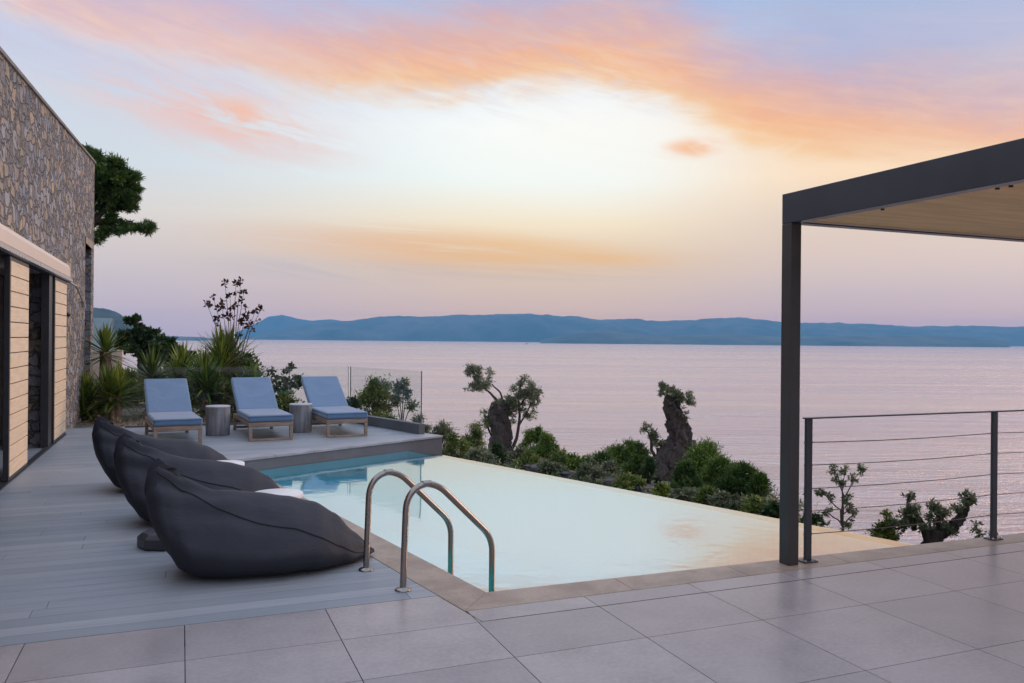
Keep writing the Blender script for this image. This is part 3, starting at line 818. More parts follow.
vs = [(x, y_, terr(x, y_)) for y_ in gy for x in gx]; nx = len(gx)
fs = [(j*nx+i, j*nx+i+1, (j+1)*nx+i+1, (j+1)*nx+i) for j in range(len(gy)-1) for i in range(nx-1)]
gr = MB().add(vs, fs).build('ground', M['ground'], smooth=True); tag(gr, kind='structure')

SEA = -30.0
mb = MB(); R_ = 11800
vs = [(0, 0, SEA)]+[(R_*math.cos(2*math.pi*k/96), R_*math.sin(2*math.pi*k/96), SEA) for k in range(96)]
mb.add(vs, [(0, 1+k, 1+(k+1) % 96) for k in range(96)])
tag(mb.build('sea', M['sea']), kind='structure')

# far hills: a height field behind each measured ridge line
def ridge(name, prof, dist, depth, seed, n=220, rows_=26, rough=1.0, mat='hill'):
    pxs = [p_[0] for p_ in prof]; x0, x1 = pxs[0], pxs[-1]
    vs = []; off = Vector((seed*3.1, seed*1.7, 0))
    for j in range(rows_+1):
        v = j/rows_; d = dist+depth*v
        for i in range(n+1):
            px = x0+(x1-x0)*i/n
            py = np.interp(px, pxs, [p_[1] for p_ in prof])
            htop = P(px, py, dist+depth*.62).z-SEA
            sh = math.sin(math.pi*min(1, v/.62)/2) if v < .62 else math.cos(math.pi*(v-.62)/.38/2)
            r = ray(px, HY); q = Vector((r.x*d, r.y*d, 0))
            k_ = 1/(dist*.045)
            nz = noise.fractal(q*k_*1.0+off, .9, 2.1, 6)
            spur = abs(noise.noise(q*k_*.8+off*2))
            h = htop*(sh**.8)
            h = h*(1-.30*spur*(1-sh)*2)+nz*htop*.16*(1-sh*.75)*rough+nz*htop*.03
            if v == 0 or v == 1: h = -8
            vs.append((q.x, q.y, SEA+h))
    w = n+1
    fs = [(j*w+i, j*w+i+1, (j+1)*w+i+1, (j+1)*w+i) for j in range(rows_) for i in range(n)]
    o = MB().add(vs, fs).build(name, M[mat], smooth=True); tag(o, kind='structure'); return o
ridge('hills', [(225, 339), (250, 336), (262, 332.5), (280, 329), (300, 325), (325, 322), (350, 321), (370, 318.5), (395, 317), (420, 316.5), (450, 315.5), (475, 316.5), (500, 315), (520, 314), (535, 313), (548, 314.5), (562, 316.8), (600, 319.5), (640, 320), (662, 322.5), (690, 320.5), (705, 318.8), (720, 318.3), (760, 320.2), (790, 322), (830, 323.3), (860, 324.2), (900, 326.2), (950, 326.6), (1024, 327.2), (1120, 330), (1260, 336)], 7700, 1900, 2, 460, 34, 1.6)
ridge('low_hills', [(540, 340), (565, 335), (590, 331.5), (610, 331), (635, 333.5), (655, 336), (690, 335), (730, 334), (780, 337), (850, 336), (905, 335), (960, 337), (1010, 341)], 5600, 900, 5, 200, 18, 1.6)
ridge('distant_hills', [(235, 333), (252, 325), (268, 317), (282, 315), (296, 318.5), (312, 320.5), (330, 319), (350, 322), (380, 325), (420, 330)], 11100, 500, 9, 120, 14)
ridge('headland', [(-60, 285), (0, 294), (60, 301), (95, 308.5), (108, 311), (120, 315), (133, 322), (146, 326), (158, 333), (170, 339), (179, 345), (183, 348)], 1750, 700, 12, 160, 26, 1.0, 'near_hill')
ridge('far_headland', [(150, 338), (168, 336), (185, 336.5), (200, 337), (214, 338.5), (218, 340)], 5200, 700, 14, 60, 12)

# boat
q = P(526, 344, 1); r = ray(526.5, 344); tt = (SEA-EYE)/r.z; bl = Vector((r.x*tt, r.y*tt, SEA))
bt = empty('boat', bl, rad(10)); tag(bt, 'tiny dark boat far out on the pink sea below the hills', 'boat')
mb = MB(); mb.add([(-9, 0, 2.2), (-8, -2.2, 2.0), (6, -2.4, 2.2), (11, 0, 3.2), (6, 2.4, 2.2), (-8, 2.2, 2.0), (-8, 0, -.5), (-7, -1.6, -.5), (6, -1.4, -.5), (9, 0, -.5), (6, 1.4, -.5), (-7, 1.6, -.5)],
                  [(0, 1, 2, 3, 4, 5), (0, 6, 7, 1), (1, 7, 8, 2), (2, 8, 9, 3), (3, 9, 10, 4), (4, 10, 11, 5), (5, 11, 6, 0), (11, 10, 9, 8, 7, 6)])
mb.build('hull', M['boat'], bt)
MB().box(-4, 3, -1.4, 1.4, 2.1, 4.6).build('cabin', M['boat'], bt, bevel=.2)
MB().tube([(0, 0, 4.6), (0, 0, 8)], .15, 6).build('mast', M['boat'], bt)

# ------------------------------------------------------------------ foliage
RS = np.random.RandomState(7)
def leaf_mesh(name, clumps, mat, parent, n, size, elong=2.2, droop=0.0, clamp_z=None, curl=.25):
    """clumps: (x, y, z, rx, ry, rz, weight). Diamond leaves, two triangles folded on the midrib."""
    cl = np.array(clumps, float); w = cl[:, 6]/cl[:, 6].sum()
    idx = RS.choice(len(cl), n, p=w)
    u = RS.normal(size=(n, 3)); u /= np.linalg.norm(u, axis=1)[:, None]
    rr = np.minimum(np.abs(RS.normal(size=n))*.52+.12, 1.5)
    pos = cl[idx, :3]+u*rr[:, None]*cl[idx, 3:6]
    d = RS.normal(size=(n, 3))+u*.9; d[:, 2] += .25-droop; d /= np.linalg.norm(d, axis=1)[:, None]
    r2 = RS.normal(size=(n, 3)); s_ = np.cross(d, r2); s_ /= np.linalg.norm(s_, axis=1)[:, None]
    nn = np.cross(d, s_)
    L = size*1.25*(.5+.9*RS.rand(n))[:, None]; Wd = L/elong
    V = np.empty((n, 4, 3))
    V[:, 0] = pos; V[:, 1] = pos+d*L*.5+s_*Wd*.5+nn*Wd*curl; V[:, 2] = pos+d*L; V[:, 3] = pos+d*L*.5-s_*Wd*.5+nn*Wd*curl
    if clamp_z is not None: V[:, :, 2] = np.maximum(V[:, :, 2], clamp_z)
    me = bpy.data.meshes.new(name); me.vertices.add(n*4); me.vertices.foreach_set('co', V.reshape(-1))
    me.loops.add(n*4); me.loops.foreach_set('vertex_index', np.arange(n*4, dtype=np.int32))
    me.polygons.add(n); me.polygons.foreach_set('loop_start', np.arange(0, n*4, 4, dtype=np.int32)); me.polygons.foreach_set('loop_total', np.full(n, 4, dtype=np.int32))
    me.update(calc_edges=True)
    tone = np.clip(.45+(RS.rand(len(cl))-.5)[idx]*.5+(RS.rand(n)-.5)*.6, 0, 1)
    a = me.attributes.new('tone', 'FLOAT', 'POINT'); a.data.foreach_set('value', np.repeat(tone, 4).astype(np.float32))
    me.materials.append(mat); o = bpy.data.objects.new(name, me); COL.objects.link(o); o.parent = parent
    return o
def below(px, top_py, z=-.22):      # distance at which the line of sight to this height of the picture is at level z
    return (z-EYE)/ray(px, top_py).z
def rv(rng, s_=1): return Vector((rng.gauss(0, 1), rng.gauss(0, 1), rng.gauss(0, 1))).normalized()*s_

def bush(px, d, top_py, wpx, label, cat, mat, group=None, n=5000, leaf=.05, name='bush', dens=1, seed=None, twigs=10, elong=2.2, zb=None, ecc=.8, lumps=26, lumpr=.26):
    rng = random.Random(seed if seed is not None else int(px*7+d*13))
    if px > 340: n = int(n*.85)
    if px > 340 and px < 755:      # on the slope below the pool
        d2 = max(d, below(px, top_py)*(1+.04*rng.random())); k = d2/d
        if k > 1.15: leaf *= k*.72; n = int(n*(1.35 if elong > 4.5 else .95))
        lumpr *= .82; twigs = 16
        d = d2
    q = P(px, 400, d); z0 = terr(q.x, q.y) if zb is None else zb
    ztop = P(px, top_py, d).z; Hh = ztop-z0; Rw = wpx/2/F*d
    root = empty(name, (q.x, q.y, z0)); tag(root, label, cat, group)
    cl = []; tw = MB()
    for k in range(lumps):
        a = rng.random()*2*math.pi; v = rng.random()**.7
        rr = math.sqrt(rng.random())
        prof = math.sqrt(max(0, 1-(2*v-.75)**2*.62)) if v > .35 else .75+.25*v/.35
        x, y_ = math.cos(a)*rr*Rw*prof*.86, math.sin(a)*rr*Rw*prof*.86*ecc
        z = Hh*(.08+.84*v*(1-.35*rr*rr))
        r = lumpr*min(Rw*1.3, Hh)*(.6+.7*rng.random())
        cl.append((x, y_, z, r, r*.9, r*.72, r**1.6))
        if k < twigs:
            mid = Vector((x*.4, y_*.4, z*.5))+rv(rng, .05*Hh)
            tw.tube([(rng.gauss(0, .03), rng.gauss(0, .03), -.1), mid, (x, y_, z)], [.022*max(.5, Hh), .014*max(.5, Hh), .004], 6)
    leaf_mesh('leaves', cl, mat, root, int(n*dens), leaf, elong)
    tw.build('stem', M['twig'], root)
    return root

def tree(name, d, trunk_pts, radii, branches, crowns, label, mat, n, leaf, elong=3, wob=.25, seed=1, cat='tree', bark='bark', parent_z=True, spray=0):
    """trunk_pts: (px,py) in the plane at depth d (third value: depth offset); base goes into the ground"""
    rng = random.Random(seed); sk = 1
    if 440 < trunk_pts[0][0] < 755:
        d2 = max(d, below(crowns[0][0], min(c_[1]-c_[3]/2 for c_ in crowns))); sk = d2/d; d = d2
        leaf *= sk*.75; n = int(n*1.5); radii = [r*sk for r in radii]; branches = [(b_[0], b_[1]*sk, b_[2]*sk) for b_ in branches]; spray *= sk
    pts = [P(p_[0], p_[1], d+(p_[2] if len(p_) > 2 else 0)) for p_ in trunk_pts]
    base = pts[0].copy(); zg = terr(base.x, base.y); base.z = zg
    root = empty(name, base); tag(root, label, cat)
    pts = [p_-base for p_ in pts]; pts[0].z = -.15
    # refine
    fine = []; fr_ = []
    for i in range(len(pts)-1):
        for k in range(7):
            t_ = k/7; fine.append(pts[i].lerp(pts[i+1], t_)+rv(rng, .012*sk)); fr_.append(radii[i]*(1-t_)+radii[i+1]*t_)
    fine.append(pts[-1]); fr_.append(radii[-1])
    mb = MB().tube(fine, fr_, 26, True, wob)
    trk = mb.build('trunk', M[bark], root, smooth=True)
    if branches:
        bm_ = MB()
        for br in branches:
            bp_ = [P(p_[0], p_[1], d+(p_[2] if len(p_) > 2 else 0))-base for p_ in br[0]]
            f2 = []
            for i in range(len(bp_)-1):
                for k in range(3): f2.append(bp_[i].lerp(bp_[i+1], k/3)+rv(rng, .008*sk))
            f2.append(bp_[-1]); m_ = len(f2)
            bm_.tube(f2, [br[1]*(1-k/(m_-1))+br[2]*k/(m_-1) for k in range(m_)], 8, True)
        bm_.build('branch', M[bark], root, smooth=True)
    cl = []; tw = MB()
    for (cx, cy, cw, ch, cnt) in crowns:
        for k in range(cnt):
            while True:
                u, v, w_ = rng.uniform(-1, 1), rng.uniform(-1, 1), rng.uniform(-1, 1)
                if u*u+v*v+w_*w_ < 1: break
            cpt = P(cx+u*cw/2*.85, cy+v*ch/2*.85, d+w_*cw/2/F*d)-base
            r = min(cw, ch)/F*d*.5*(.15+.22*rng.random())*(.72 if name == 'pine_tree' else 1)*(1.25 if cnt < 20 else 1)
            cl.append((cpt.x, cpt.y, cpt.z, r*1.15, r*1.15, r*.75, r**1.5))
            if spray and k % 2 == 0:
                c0 = P(cx, cy+ch*.35, d)-base
                tw.tube([c0.lerp(cpt, .1), c0.lerp(cpt, .6)+rv(rng, .04*sk), cpt], [spray, spray*.6, spray*.2], 5)
    leaf_mesh('crown', cl, mat, root, n, leaf, elong)
    if spray: tw.build('twigs', M['twig'], root)
    return root

# pine behind the wall (its trunk stands behind the house corner)
tree('pine_tree', 24, [(50, 420), (56, 350), (64, 290), (70, 230), (76, 190)], [.34, .28, .24, .2, .1],
     [([(84, 240), (100, 215), (120, 200)], .1, .03), ([(82, 220), (95, 180), (110, 165)], .09, .03)],
     [(84, 172, 60, 56, 26), (104, 178, 60, 50, 30), (118, 190, 46, 52, 30), (130, 192, 26, 44, 14), (104, 222, 44, 26, 22), (124, 228, 30, 16, 14), (144, 228, 30, 13, 16), (98, 238, 22, 14, 8), (88, 158, 30, 22, 10), (60, 190, 60, 70, 20), (112, 172, 30, 20, 12), (104, 204, 44, 26, 20), (130, 206, 22, 14, 8), (88, 160, 36, 26, 14), (110, 168, 40, 26, 16), (134, 178, 18, 20, 8)],
     'tall dark green pine rising behind the corner of the stone house', M['pine'], 75000, .12, 6, seed=5, spray=.015)

# yuccas
def yucca(px, d, base_z, head_py, nheads, label, mat, blade=.62, nb=70, name='yucca', trunk=.07, spread=0.0, seed=None, group='yuccas planted behind the deck', width=.056, trunk_px=None):
    rng = random.Random(seed or int(px*3+d)); q = P(px, 400, d); z0 = terr(q.x, q.y) if base_z is None else base_z
    root = empty(name, (q.x, q.y, z0)); tag(root, label, 'yucca', group)
    mb = MB(); tr_ = MB(); tones = []
    nb = int(nb*1.4)
    for h in range(nheads):
        hp = head_py+(rng.random()*20 if h else 0); hz_ = P(px, hp, d).z-z0
        ox, oy = (rng.gauss(0, spread), rng.gauss(0, spread)) if h else (0, 0)
        top_ = Vector((ox, oy, max(.12, hz_)))
        tr_.tube([(ox*.3, oy*.3, -.15), (ox*.7, oy*.7, hz_*.5), top_], [trunk*1.2, trunk, trunk*.8], 10, True, .2)
        for k in range(nb):
            a = k*2.39996+rng.random()*.3; f = k/nb
            el_ = rad(82-100*f**1.1+rng.gauss(0, 7)); L = blade*(.75+.35*rng.random())*(1-.15*abs(f-.4))
            st = top_+Vector((0, 0, .10-.22*f))
            d0 = Vector((math.cos(a)*math.cos(el_), math.sin(a)*math.cos(el_), math.sin(el_)))
            sd = Vector((-math.sin(a), math.cos(a), 0)); sag = (.10+.25*f)*rng.random()*L
            prev = None; tone = min(1, max(0, .42+rng.gauss(0, .2)+.25*(1 if rng.random() < .12 else 0)-.1*f))
            rows_ = []
            for j, (s_, wv_) in enumerate(((0, .55), (.3, 1), (.65, .75), (1, .04))):
                c_ = st+d0*L*s_-Vector((0, 0, sag*s_*s_))
                rows_.append((c_-sd*width*wv_/2+Vector((0, 0, .006)), c_, c_+sd*width*wv_/2+Vector((0, 0, .006))))
            n0 = len(mb.v)
            mb.add([v_ for r_ in rows_ for v_ in r_], [(3*j+i, 3*j+i+1, 3*j+i+4, 3*j+i+3) for j in range(3) for i in range(2)])
            tones += [tone]*12
    o = mb.build('blades', mat, root)
    at_ = o.data.attributes.new('tone', 'FLOAT', 'POINT'); at_.data.foreach_set('value', tones)
    tr_.build('stem', M['ystem'], root, smooth=True)
    return root
yucca(105, 17.0, None, 352, 1, 'tall bright yellow green yucca on a pale stem beside the stone house', M['yucca'], .60, 80, trunk=.13, seed=2)
yucca(85, 16.4, None, 408, 2, 'low dark spiky yucca at the foot of the stone wall', M['yucca_dark'], .75, 60, spread=.15, seed=3)
yucca(118, 16.3, None, 396, 3, 'dense green yucca clump left of the lounger nearest the house', M['yucca'], .68, 60, spread=.22, seed=4)
yucca(152, 17.6, None, 378, 2, 'dark upright yucca behind the lounger nearest the house', M['yucca_dark'], .72, 70, spread=.15, seed=6)
yucca(205, 16.9, None, 384, 3, 'large dark yucca clump between the first two loungers', M['yucca_dark'], .78, 70, spread=.25, seed=7)
yucca(221, 18.0, None, 362, 3, 'large green yucca behind the middle lounger', M['yucca'], .85, 70, spread=.25, seed=8)
yucca(182, 18.6, None, 372, 2, 'olive green yucca in the gap behind the first two loungers', M['yucca'], .7, 60, spread=.2, seed=9)
yucca(252, 17.6, None, 388, 2, 'low green yucca just left of the tall budding stems', M['yucca_dark'], .6, 60, spread=.15, seed=10)

bush(128, 19.5, 372, 90, 'mid green shrub filling the space behind the yuccas by the house', 'shrub', M['shrub'], n=9000, leaf=.09, elong=4)
bush(172, 20.0, 366, 80, 'olive green shrub behind the lounger nearest the house', 'shrub', M['shrub'], n=8000, leaf=.09, elong=4)
bush(240, 19.0, 348, 74, 'dark leafy shrub behind the middle lounger', 'shrub', M['dark_shrub'], n=13000, leaf=.08, seed=5)
bush(262, 18.0, 380, 40, 'low dark shrub right of the middle lounger back', 'shrub', M['dark_shrub'], n=4000, leaf=.07)
bush(206, 20.5, 352, 60, 'green shrub beneath the tall dried flower stalks', 'shrub', M['shrub'], n=8000, leaf=.08)
bush(96, 18.8, 398, 60, 'brownish green shrub low against the stone wall end', 'shrub', M['dry_leaf'], n=3500, leaf=.07)
# trees on the slope to the left
tree('olive_tree', 27, [(142, 420), (143, 380), (140, 345), (138, 325)], [.16, .13, .1, .06], [], [(132, 320, 16, 10, 8), (138, 330, 26, 12, 12), (126, 334, 20, 12, 8), (134, 345, 40, 22, 22), (152, 350, 34, 20, 16), (155, 332, 16, 6, 6), (146, 339, 18, 9, 6)],
     'dark leafy tree between the tall yucca and the headland', M['dark_shrub'], 10000, .11, 2.2, seed=11, spray=.012)
tree('olive_tree', 30, [(168, 420), (167, 380), (166, 350), (165, 340)], [.14, .11, .08, .05], [], [(165, 347, 40, 26, 20), (180, 358, 40, 26, 18)],
     'smaller dark tree on the slope above the headland shore', M['dark_shrub'], 9000, .12, 2.2, seed=12, spray=.012)

# tall dried stalks
def stalks(px0, d, base_py, tips, label, mat, headr=.05, nleaf=26, name='dried_plant', lw=.008, leaf=.07, cat='plant', stemm='twig'):
    if px0 > 340: d2 = below(px0, min(t_[1] for t_ in tips)-3); headr *= d2/d; lw *= d2/d; leaf *= d2/d*.8; d = d2
    q = P(px0, base_py, d); z0 = terr(q.x, q.y); root = empty(name, (q.x, q.y, z0)); tag(root, label, cat)
    rng = random.Random(int(px0)); mb = MB(); cl = []; b0 = Vector((q.x, q.y, z0))
    for (tx, ty, kink) in tips:
        tp = P(tx, ty, d+rng.uniform(-.3, .3))-b0
        md = Vector((tp.x*.25+kink*.1, tp.y*.25, tp.z*.55)); m2 = Vector((tp.x*.62, tp.y*.62, tp.z*.8))
        mb.tube([(rng.gauss(0, .05), rng.gauss(0, .05), -.1), md, m2, tp], [lw*1.6, lw*1.2, lw*.9, lw*.4], 6)
        g0 = len(cl); cl.append((tp.x, tp.y, tp.z, headr*1.3, headr*1.3, headr*.9, 1))
        for k in range(1 if 'seed' in label else 3):
            s_ = rng.uniform(.25, .95); c_ = m2.lerp(tp, s_)+rv(rng, .09)
            mb.tube([m2.lerp(tp, s_*.9), c_], [lw*.5, lw*.3], 5); cl.append((c_.x, c_.y, c_.z, headr*.7, headr*.7, headr*.5, .45))
        if 'shrub' not in name: leaf_mesh('seed_head' if 'seed' in label else 'bud', cl[g0:], mat, root, nleaf*(len(cl)-g0), leaf, 1.6)
    if 'shrub' in name: leaf_mesh('leaves', cl, mat, root, nleaf*len(cl), leaf, 1.6)
    mb.build('stem', M[stemm], root)
    return root
stalks(232, 18, 350, [(207, 304, -.5), (213, 297, -.3), (225, 283, 0), (236, 284, 0), (244, 292, .1), (241, 281, .1), (230, 296, 0), (222, 306, -.1), (246, 315, .3), (255, 312, .4), (261, 309, .6), (217, 319, -.3), (235, 305, 0), (228, 316, 0), (250, 326, .4), (241, 322, .1)],
       'tall bare stalks with dark dried seed heads rising above the yuccas', M['dry_flower'], .04, 12)
stalks(284, 17.0, 400, [(272, 371, 0), (281, 378, 0), (291, 366, 0), (290, 380, 0), (300, 384, 0), (277, 390, 0), (297, 377, .1), (285, 388, 0)],
       'thin upright plant with budding tips between the middle and corner loungers', M['dark_shrub'], .06, 26, 'garden_plant', .007, .06)
bush(285, 16.6, 392, 46, 'low green shrub between the middle and corner loungers', 'shrub', M['shrub'], n=4000, leaf=.06)
bush(312, 17.3, 398, 60, 'dry brown ground shrub hidden behind the corner lounger', 'shrub', M['dry_leaf'], n=3500, leaf=.06)
# shrubs right of the loungers
bush(378, 16.3, 374, 66, 'tall bushy green shrub seen through the corner glass panel', 'shrub', M['shrub'], n=13000, leaf=.06, elong=2.8, seed=21, ecc=.6)
bush(352, 16.8, 392, 40, 'dark green shrub right behind the corner lounger', 'shrub', M['dark_shrub'], n=5000, leaf=.06, seed=22)
stalks(402, 16.0, 430, [(398, 386, 0), (404, 382, 0), (407, 392, .1), (395, 398, -.1), (412, 404, .1)], 'feathery thin shrub at the end of the glass panel', M['olive'], .09, 60, 'shrub', .008, .06, 'shrub')
bush(418, 15.2, 408, 44, 'grey green shrub just outside the glass panel end', 'shrub', M['olive'], n=6000, leaf=.05, elong=3.4, seed=23)
bush(445, 15.0, 412, 52, 'grey green shrub behind the corner of the far pool wall', 'shrub', M['olive'], n=8000, leaf=.05, elong=3.4, seed=24)
bush(474, 14.6, 420, 48, 'leafy shrub at the left foot of the thick stumped olive', 'shrub', M['shrub'], n=7500, leaf=.05, elong=3, seed=25)
bush(432, 13.9, 430, 30, 'small dark plant growing against the end of the pool wall', 'shrub', M['dark_shrub'], n=2500, leaf=.05, seed=26)
# olive with a thick sawn trunk and thin regrowth
tree('olive_tree', 13.4, [(501, 476), (501, 455), (500, 430), (499, 412), (500, 403)], [.20, .18, .155, .16, .12],
     [([(500, 405), (493, 396), (484, 387)], .03, .012), ([(504, 406), (500, 392), (492, 384)], .02, .01), ([(510, 452), (517, 438), (520, 415), (518, 396), (521, 384)], .035, .01),
      ([(519, 425), (528, 410), (537, 395)], .018, .008), ([(520, 405), (530, 393), (536, 384)], .014, .006), ([(494, 440), (487, 425), (484, 415)], .02, .01)],
     [(475, 371, 18, 18, 12), (480, 383, 24, 20, 16), (489, 373, 10, 16, 8), (472, 388, 16, 12, 8), (525, 388, 34, 24, 18), (536, 398, 20, 24, 12), (517, 405, 26, 24, 12), (505, 402, 22, 16, 12), (487, 420, 20, 26, 14), (530, 415, 18, 16, 6), (509, 418, 16, 20, 8)],
     'olive tree with a thick sawn off trunk and thin leafy regrowth left and right', M['olive'], 6000, .05, 3.4, .28, 31, spray=.006)
bush(536, 12.9, 420, 46, 'rounded bright green bush right of the thick stumped olive', 'bush', M['pinebush'], n=12000, leaf=.06, elong=5, seed=32)
bush(563, 12.5, 444, 50, 'low green bush on the slope beyond the middle of the pool edge', 'bush', M['shrub'], n=8000, leaf=.05, seed=33)
bush(521, 12.6, 446, 40, 'grey green low shrub in front of the rounded bush', 'shrub', M['grey_shrub'], n=5000, leaf=.045, seed=34)
bush(588, 12.1, 448, 34, 'small tufted bush between the round bush and the spreading pine', 'bush', M['olive'], n=4000, leaf=.05, seed=35)
# spreading low pine and leaning gnarled olive
bush(622, 13.2, 431, 64, 'spreading low pine bush left of the gnarled leaning trunk', 'bush', M['pinebush'], n=16000, leaf=.07, elong=6, seed=41)
bush(640, 12.2, 440, 40, 'dark pine bush touching the left side of the gnarled trunk', 'bush', M['pine'], n=8000, leaf=.07, elong=6, seed=42)
bush(605, 11.5, 459, 44, 'low grey shrub beneath the spreading pine bush', 'shrub', M['grey_shrub'], n=5000, leaf=.045, seed=43)
tree('olive_tree', 11.0, [(664, 510), (668, 478), (676, 452), (681, 436), (676, 418), (672, 404), (671, 398)], [.27, .24, .20, .135, .10, .10, .085],
     [([(660, 470), (652, 450), (650, 436), (645, 428)], .03, .008), ([(676, 402), (684, 398), (690, 402)], .03, .01), ([(690, 440), (690, 452), (684, 470)], .09, .12)],
     [(664, 389, 14, 16, 8), (672, 394, 18, 14, 12), (683, 396, 22, 14, 12), (691, 401, 12, 10, 6), (684, 414, 12, 20, 6), (650, 432, 18, 16, 8), (645, 425, 10, 6, 4), (659, 441, 14, 16, 6)],
     'gnarled leaning olive trunk with a small tuft of leaves on top', M['olive'], 2600, .045, 3.4, .30, 44, spray=.005)
bush(706, 11.6, 441, 76, 'large dense dark green pine bush right of the gnarled trunk', 'bush', M['pinebush'], n=26000, leaf=.07, elong=6, seed=51, lumps=40)
bush(742, 10.9, 460, 56, 'dense pine bush sloping down beside the pergola post', 'bush', M['pine'], n=14000, leaf=.07, elong=6, seed=52, lumps=34)
bush(761, 10.4, 467, 22, 'small round pine tuft left of the pergola post', 'bush', M['pine'], n=4000, leaf=.06, elong=6, seed=53)
bush(692, 9.9, 487, 56, 'pale grey green shrub in front of the gnarled trunk', 'shrub', M['grey_shrub'], n=9000, leaf=.04, seed=54)
bush(728, 9.3, 492, 60, 'grey green mounded shrub along the pool edge', 'shrub', M['grey_shrub'], n=9000, leaf=.04, seed=55)
bush(757, 8.9, 498, 44, 'leafy low shrub beside the pergola post beyond the pool', 'shrub', M['shrub'], n=7000, leaf=.04, seed=56)
bush(776, 8.7, 500, 34, 'dark leafy shrub just behind the pergola post', 'shrub', M['dark_shrub'], n=5000, leaf=.04, seed=57)
bush(662, 10.2, 482, 22, 'small yellow green plant at the foot of the gnarled trunk', 'plant', M['yucca'], n=1500, leaf=.05, seed=58)
extra = [(456, 13.6, 426, 40, 'shrub', 6000), (496, 12.8, 440, 34, 'dark_shrub', 5000), (548, 12.8, 428, 40, 'pinebush', 8000), (575, 12.3, 452, 36, 'pinebush', 6000), (603, 12.6, 440, 42, 'pine', 8000), (634, 12.9, 433, 36, 'pinebush', 8000),
         (650, 11.8, 455, 26, 'dark_shrub', 4000), (685, 11.4, 452, 34, 'pine', 6000), (724, 11.2, 448, 54, 'pinebush', 14000), (530, 12.2, 452, 44, 'shrub', 5000), (590, 11.6, 466, 50, 'grey_shrub', 5000), (550, 11.8, 460, 44, 'grey_shrub', 4000), (632, 10.8, 474, 40, 'shrub', 5000), (708, 9.4, 490, 30, 'shrub', 4000), (480, 13, 446, 46, 'grey_shrub', 4000)]
extra_lab = ['olive green shrub low against the far end of the pool edge', 'dark shrub at the base of the thick sawn olive trunk', 'bright pine bush just right of the rounded bright green bush', 'light green pine bush below the round green bush on the slope', 'dark pine bush left of the spreading low pine', 'bright topmost tuft of the spreading pine left of the gnarled trunk',
             'dark shrub tucked against the left foot of the gnarled trunk', 'dark pine bush tucked against the right foot of the gnarled trunk', 'tallest bright green pine bush between gnarled trunk and pergola post', 'green shrub near the pool edge below the round bush', 'grey green shrub near the pool edge left of the gnarled trunk', 'grey green shrub near the pool edge right of the sawn olive', 'low green shrub in front of the spreading pine', 'small green shrub amid the grey mounds by the pool edge', 'grey green shrub left of the sawn olive trunk']
for (a_, b_, c_, d_, m_, n_), lb_ in zip(extra, extra_lab): bush(a_, b_, c_, d_, lb_, 'bush', M[m_], n=n_, leaf=.055, elong=5 if 'pine' in m_ else 3, seed=int(a_)+900)
# beyond the railing
def sprig(px, d, base_py, tips, label, mat, n, leaf, name, r0=.02, cr=11, seed=1):
    br = []; crowns = []
    for tp in tips:
        br.append(([(px, base_py)]+[tuple(p_) for p_ in tp], r0, r0*.25))
        e = tp[-1]; crowns.append((e[0], e[1], cr, cr, 4))
        m_ = tp[len(tp)//2] if len(tp) > 1 else ((px+e[0])/2, (base_py+e[1])/2)
        crowns.append((m_[0], m_[1], cr, cr, 3))
    return tree(name, d, [(px, base_py+40), (px, base_py+15), (px, base_py)], [r0*1.8, r0*1.4, r0*1.2], br, crowns, label, mat, n, leaf, 2.6, .1, seed, 'shrub', 'twig', spray=.004)
sprig(842, 9.4, 525, [[(842, 505), (843, 485), (846, 471)], [(843, 500), (852, 482), (862, 470)], [(840, 510), (830, 500), (822, 492)], [(843, 495), (838, 478), (832, 467)], [(842, 515), (850, 508), (846, 498)], [(838, 520), (826, 512), (818, 516)], [(846, 522), (854, 514), (850, 522)]],
      'sparse shrub with thin bare twigs seen through the railing cables', M['olive'], 1700, .032, 'sparse_shrub', .011, 12, 61)
bush(812, 9.2, 514, 26, 'low dark shrub behind the first railing post', 'shrub', M['dark_shrub'], n=2600, leaf=.032, seed=62)
bush(850, 9.0, 520, 22, 'small leafy clump at the foot of the sparse shrub', 'shrub', M['dark_shrub'], n=1500, leaf=.03, seed=63)
bush(887, 9.0, 500, 40, 'dark leafy bush between the sparse shrub and the twisted olive', 'bush', M['shrub'], n=5000, leaf=.034, seed=64)
tree('olive_tree', 8.9, [(925, 575), (930, 550), (938, 535), (952, 528), (962, 518), (966, 508)], [.12, .10, .075, .055, .04, .03],
     [([(930, 545), (922, 525), (914, 508)], .05, .015), ([(915, 530), (908, 510), (909, 494)], .03, .01), ([(940, 535), (938, 518), (934, 505)], .035, .012), ([(962, 518), (968, 508), (967, 496)], .025, .01)],
     [(909, 498, 10, 16, 6), (914, 515, 26, 24, 10), (904, 524, 26, 22, 12), (936, 508, 20, 18, 12), (930, 525, 26, 20, 14), (966, 499, 18, 16, 12), (958, 510, 16, 14, 8), (948, 530, 22, 16, 12), (942, 516, 20, 14, 8)],
     'low twisted olive with a crooked trunk between the railing posts', M['olive'], 3800, .036, 2.8, .2, 65, spray=.005)
bush(946, 8.7, 526, 24, 'small bright green plant under the twisted olive', 'plant', M['pinebush'], n=1800, leaf=.034, seed=66)
bush(978, 9.1, 514, 24, 'small leafy shrub left of the second railing post', 'shrub', M['olive'], n=1500, leaf=.032, seed=67)
bush(994, 9.0, 520, 16, 'tiny shrub behind the second railing post', 'shrub', M['shrub'], n=800, leaf=.03, seed=68)

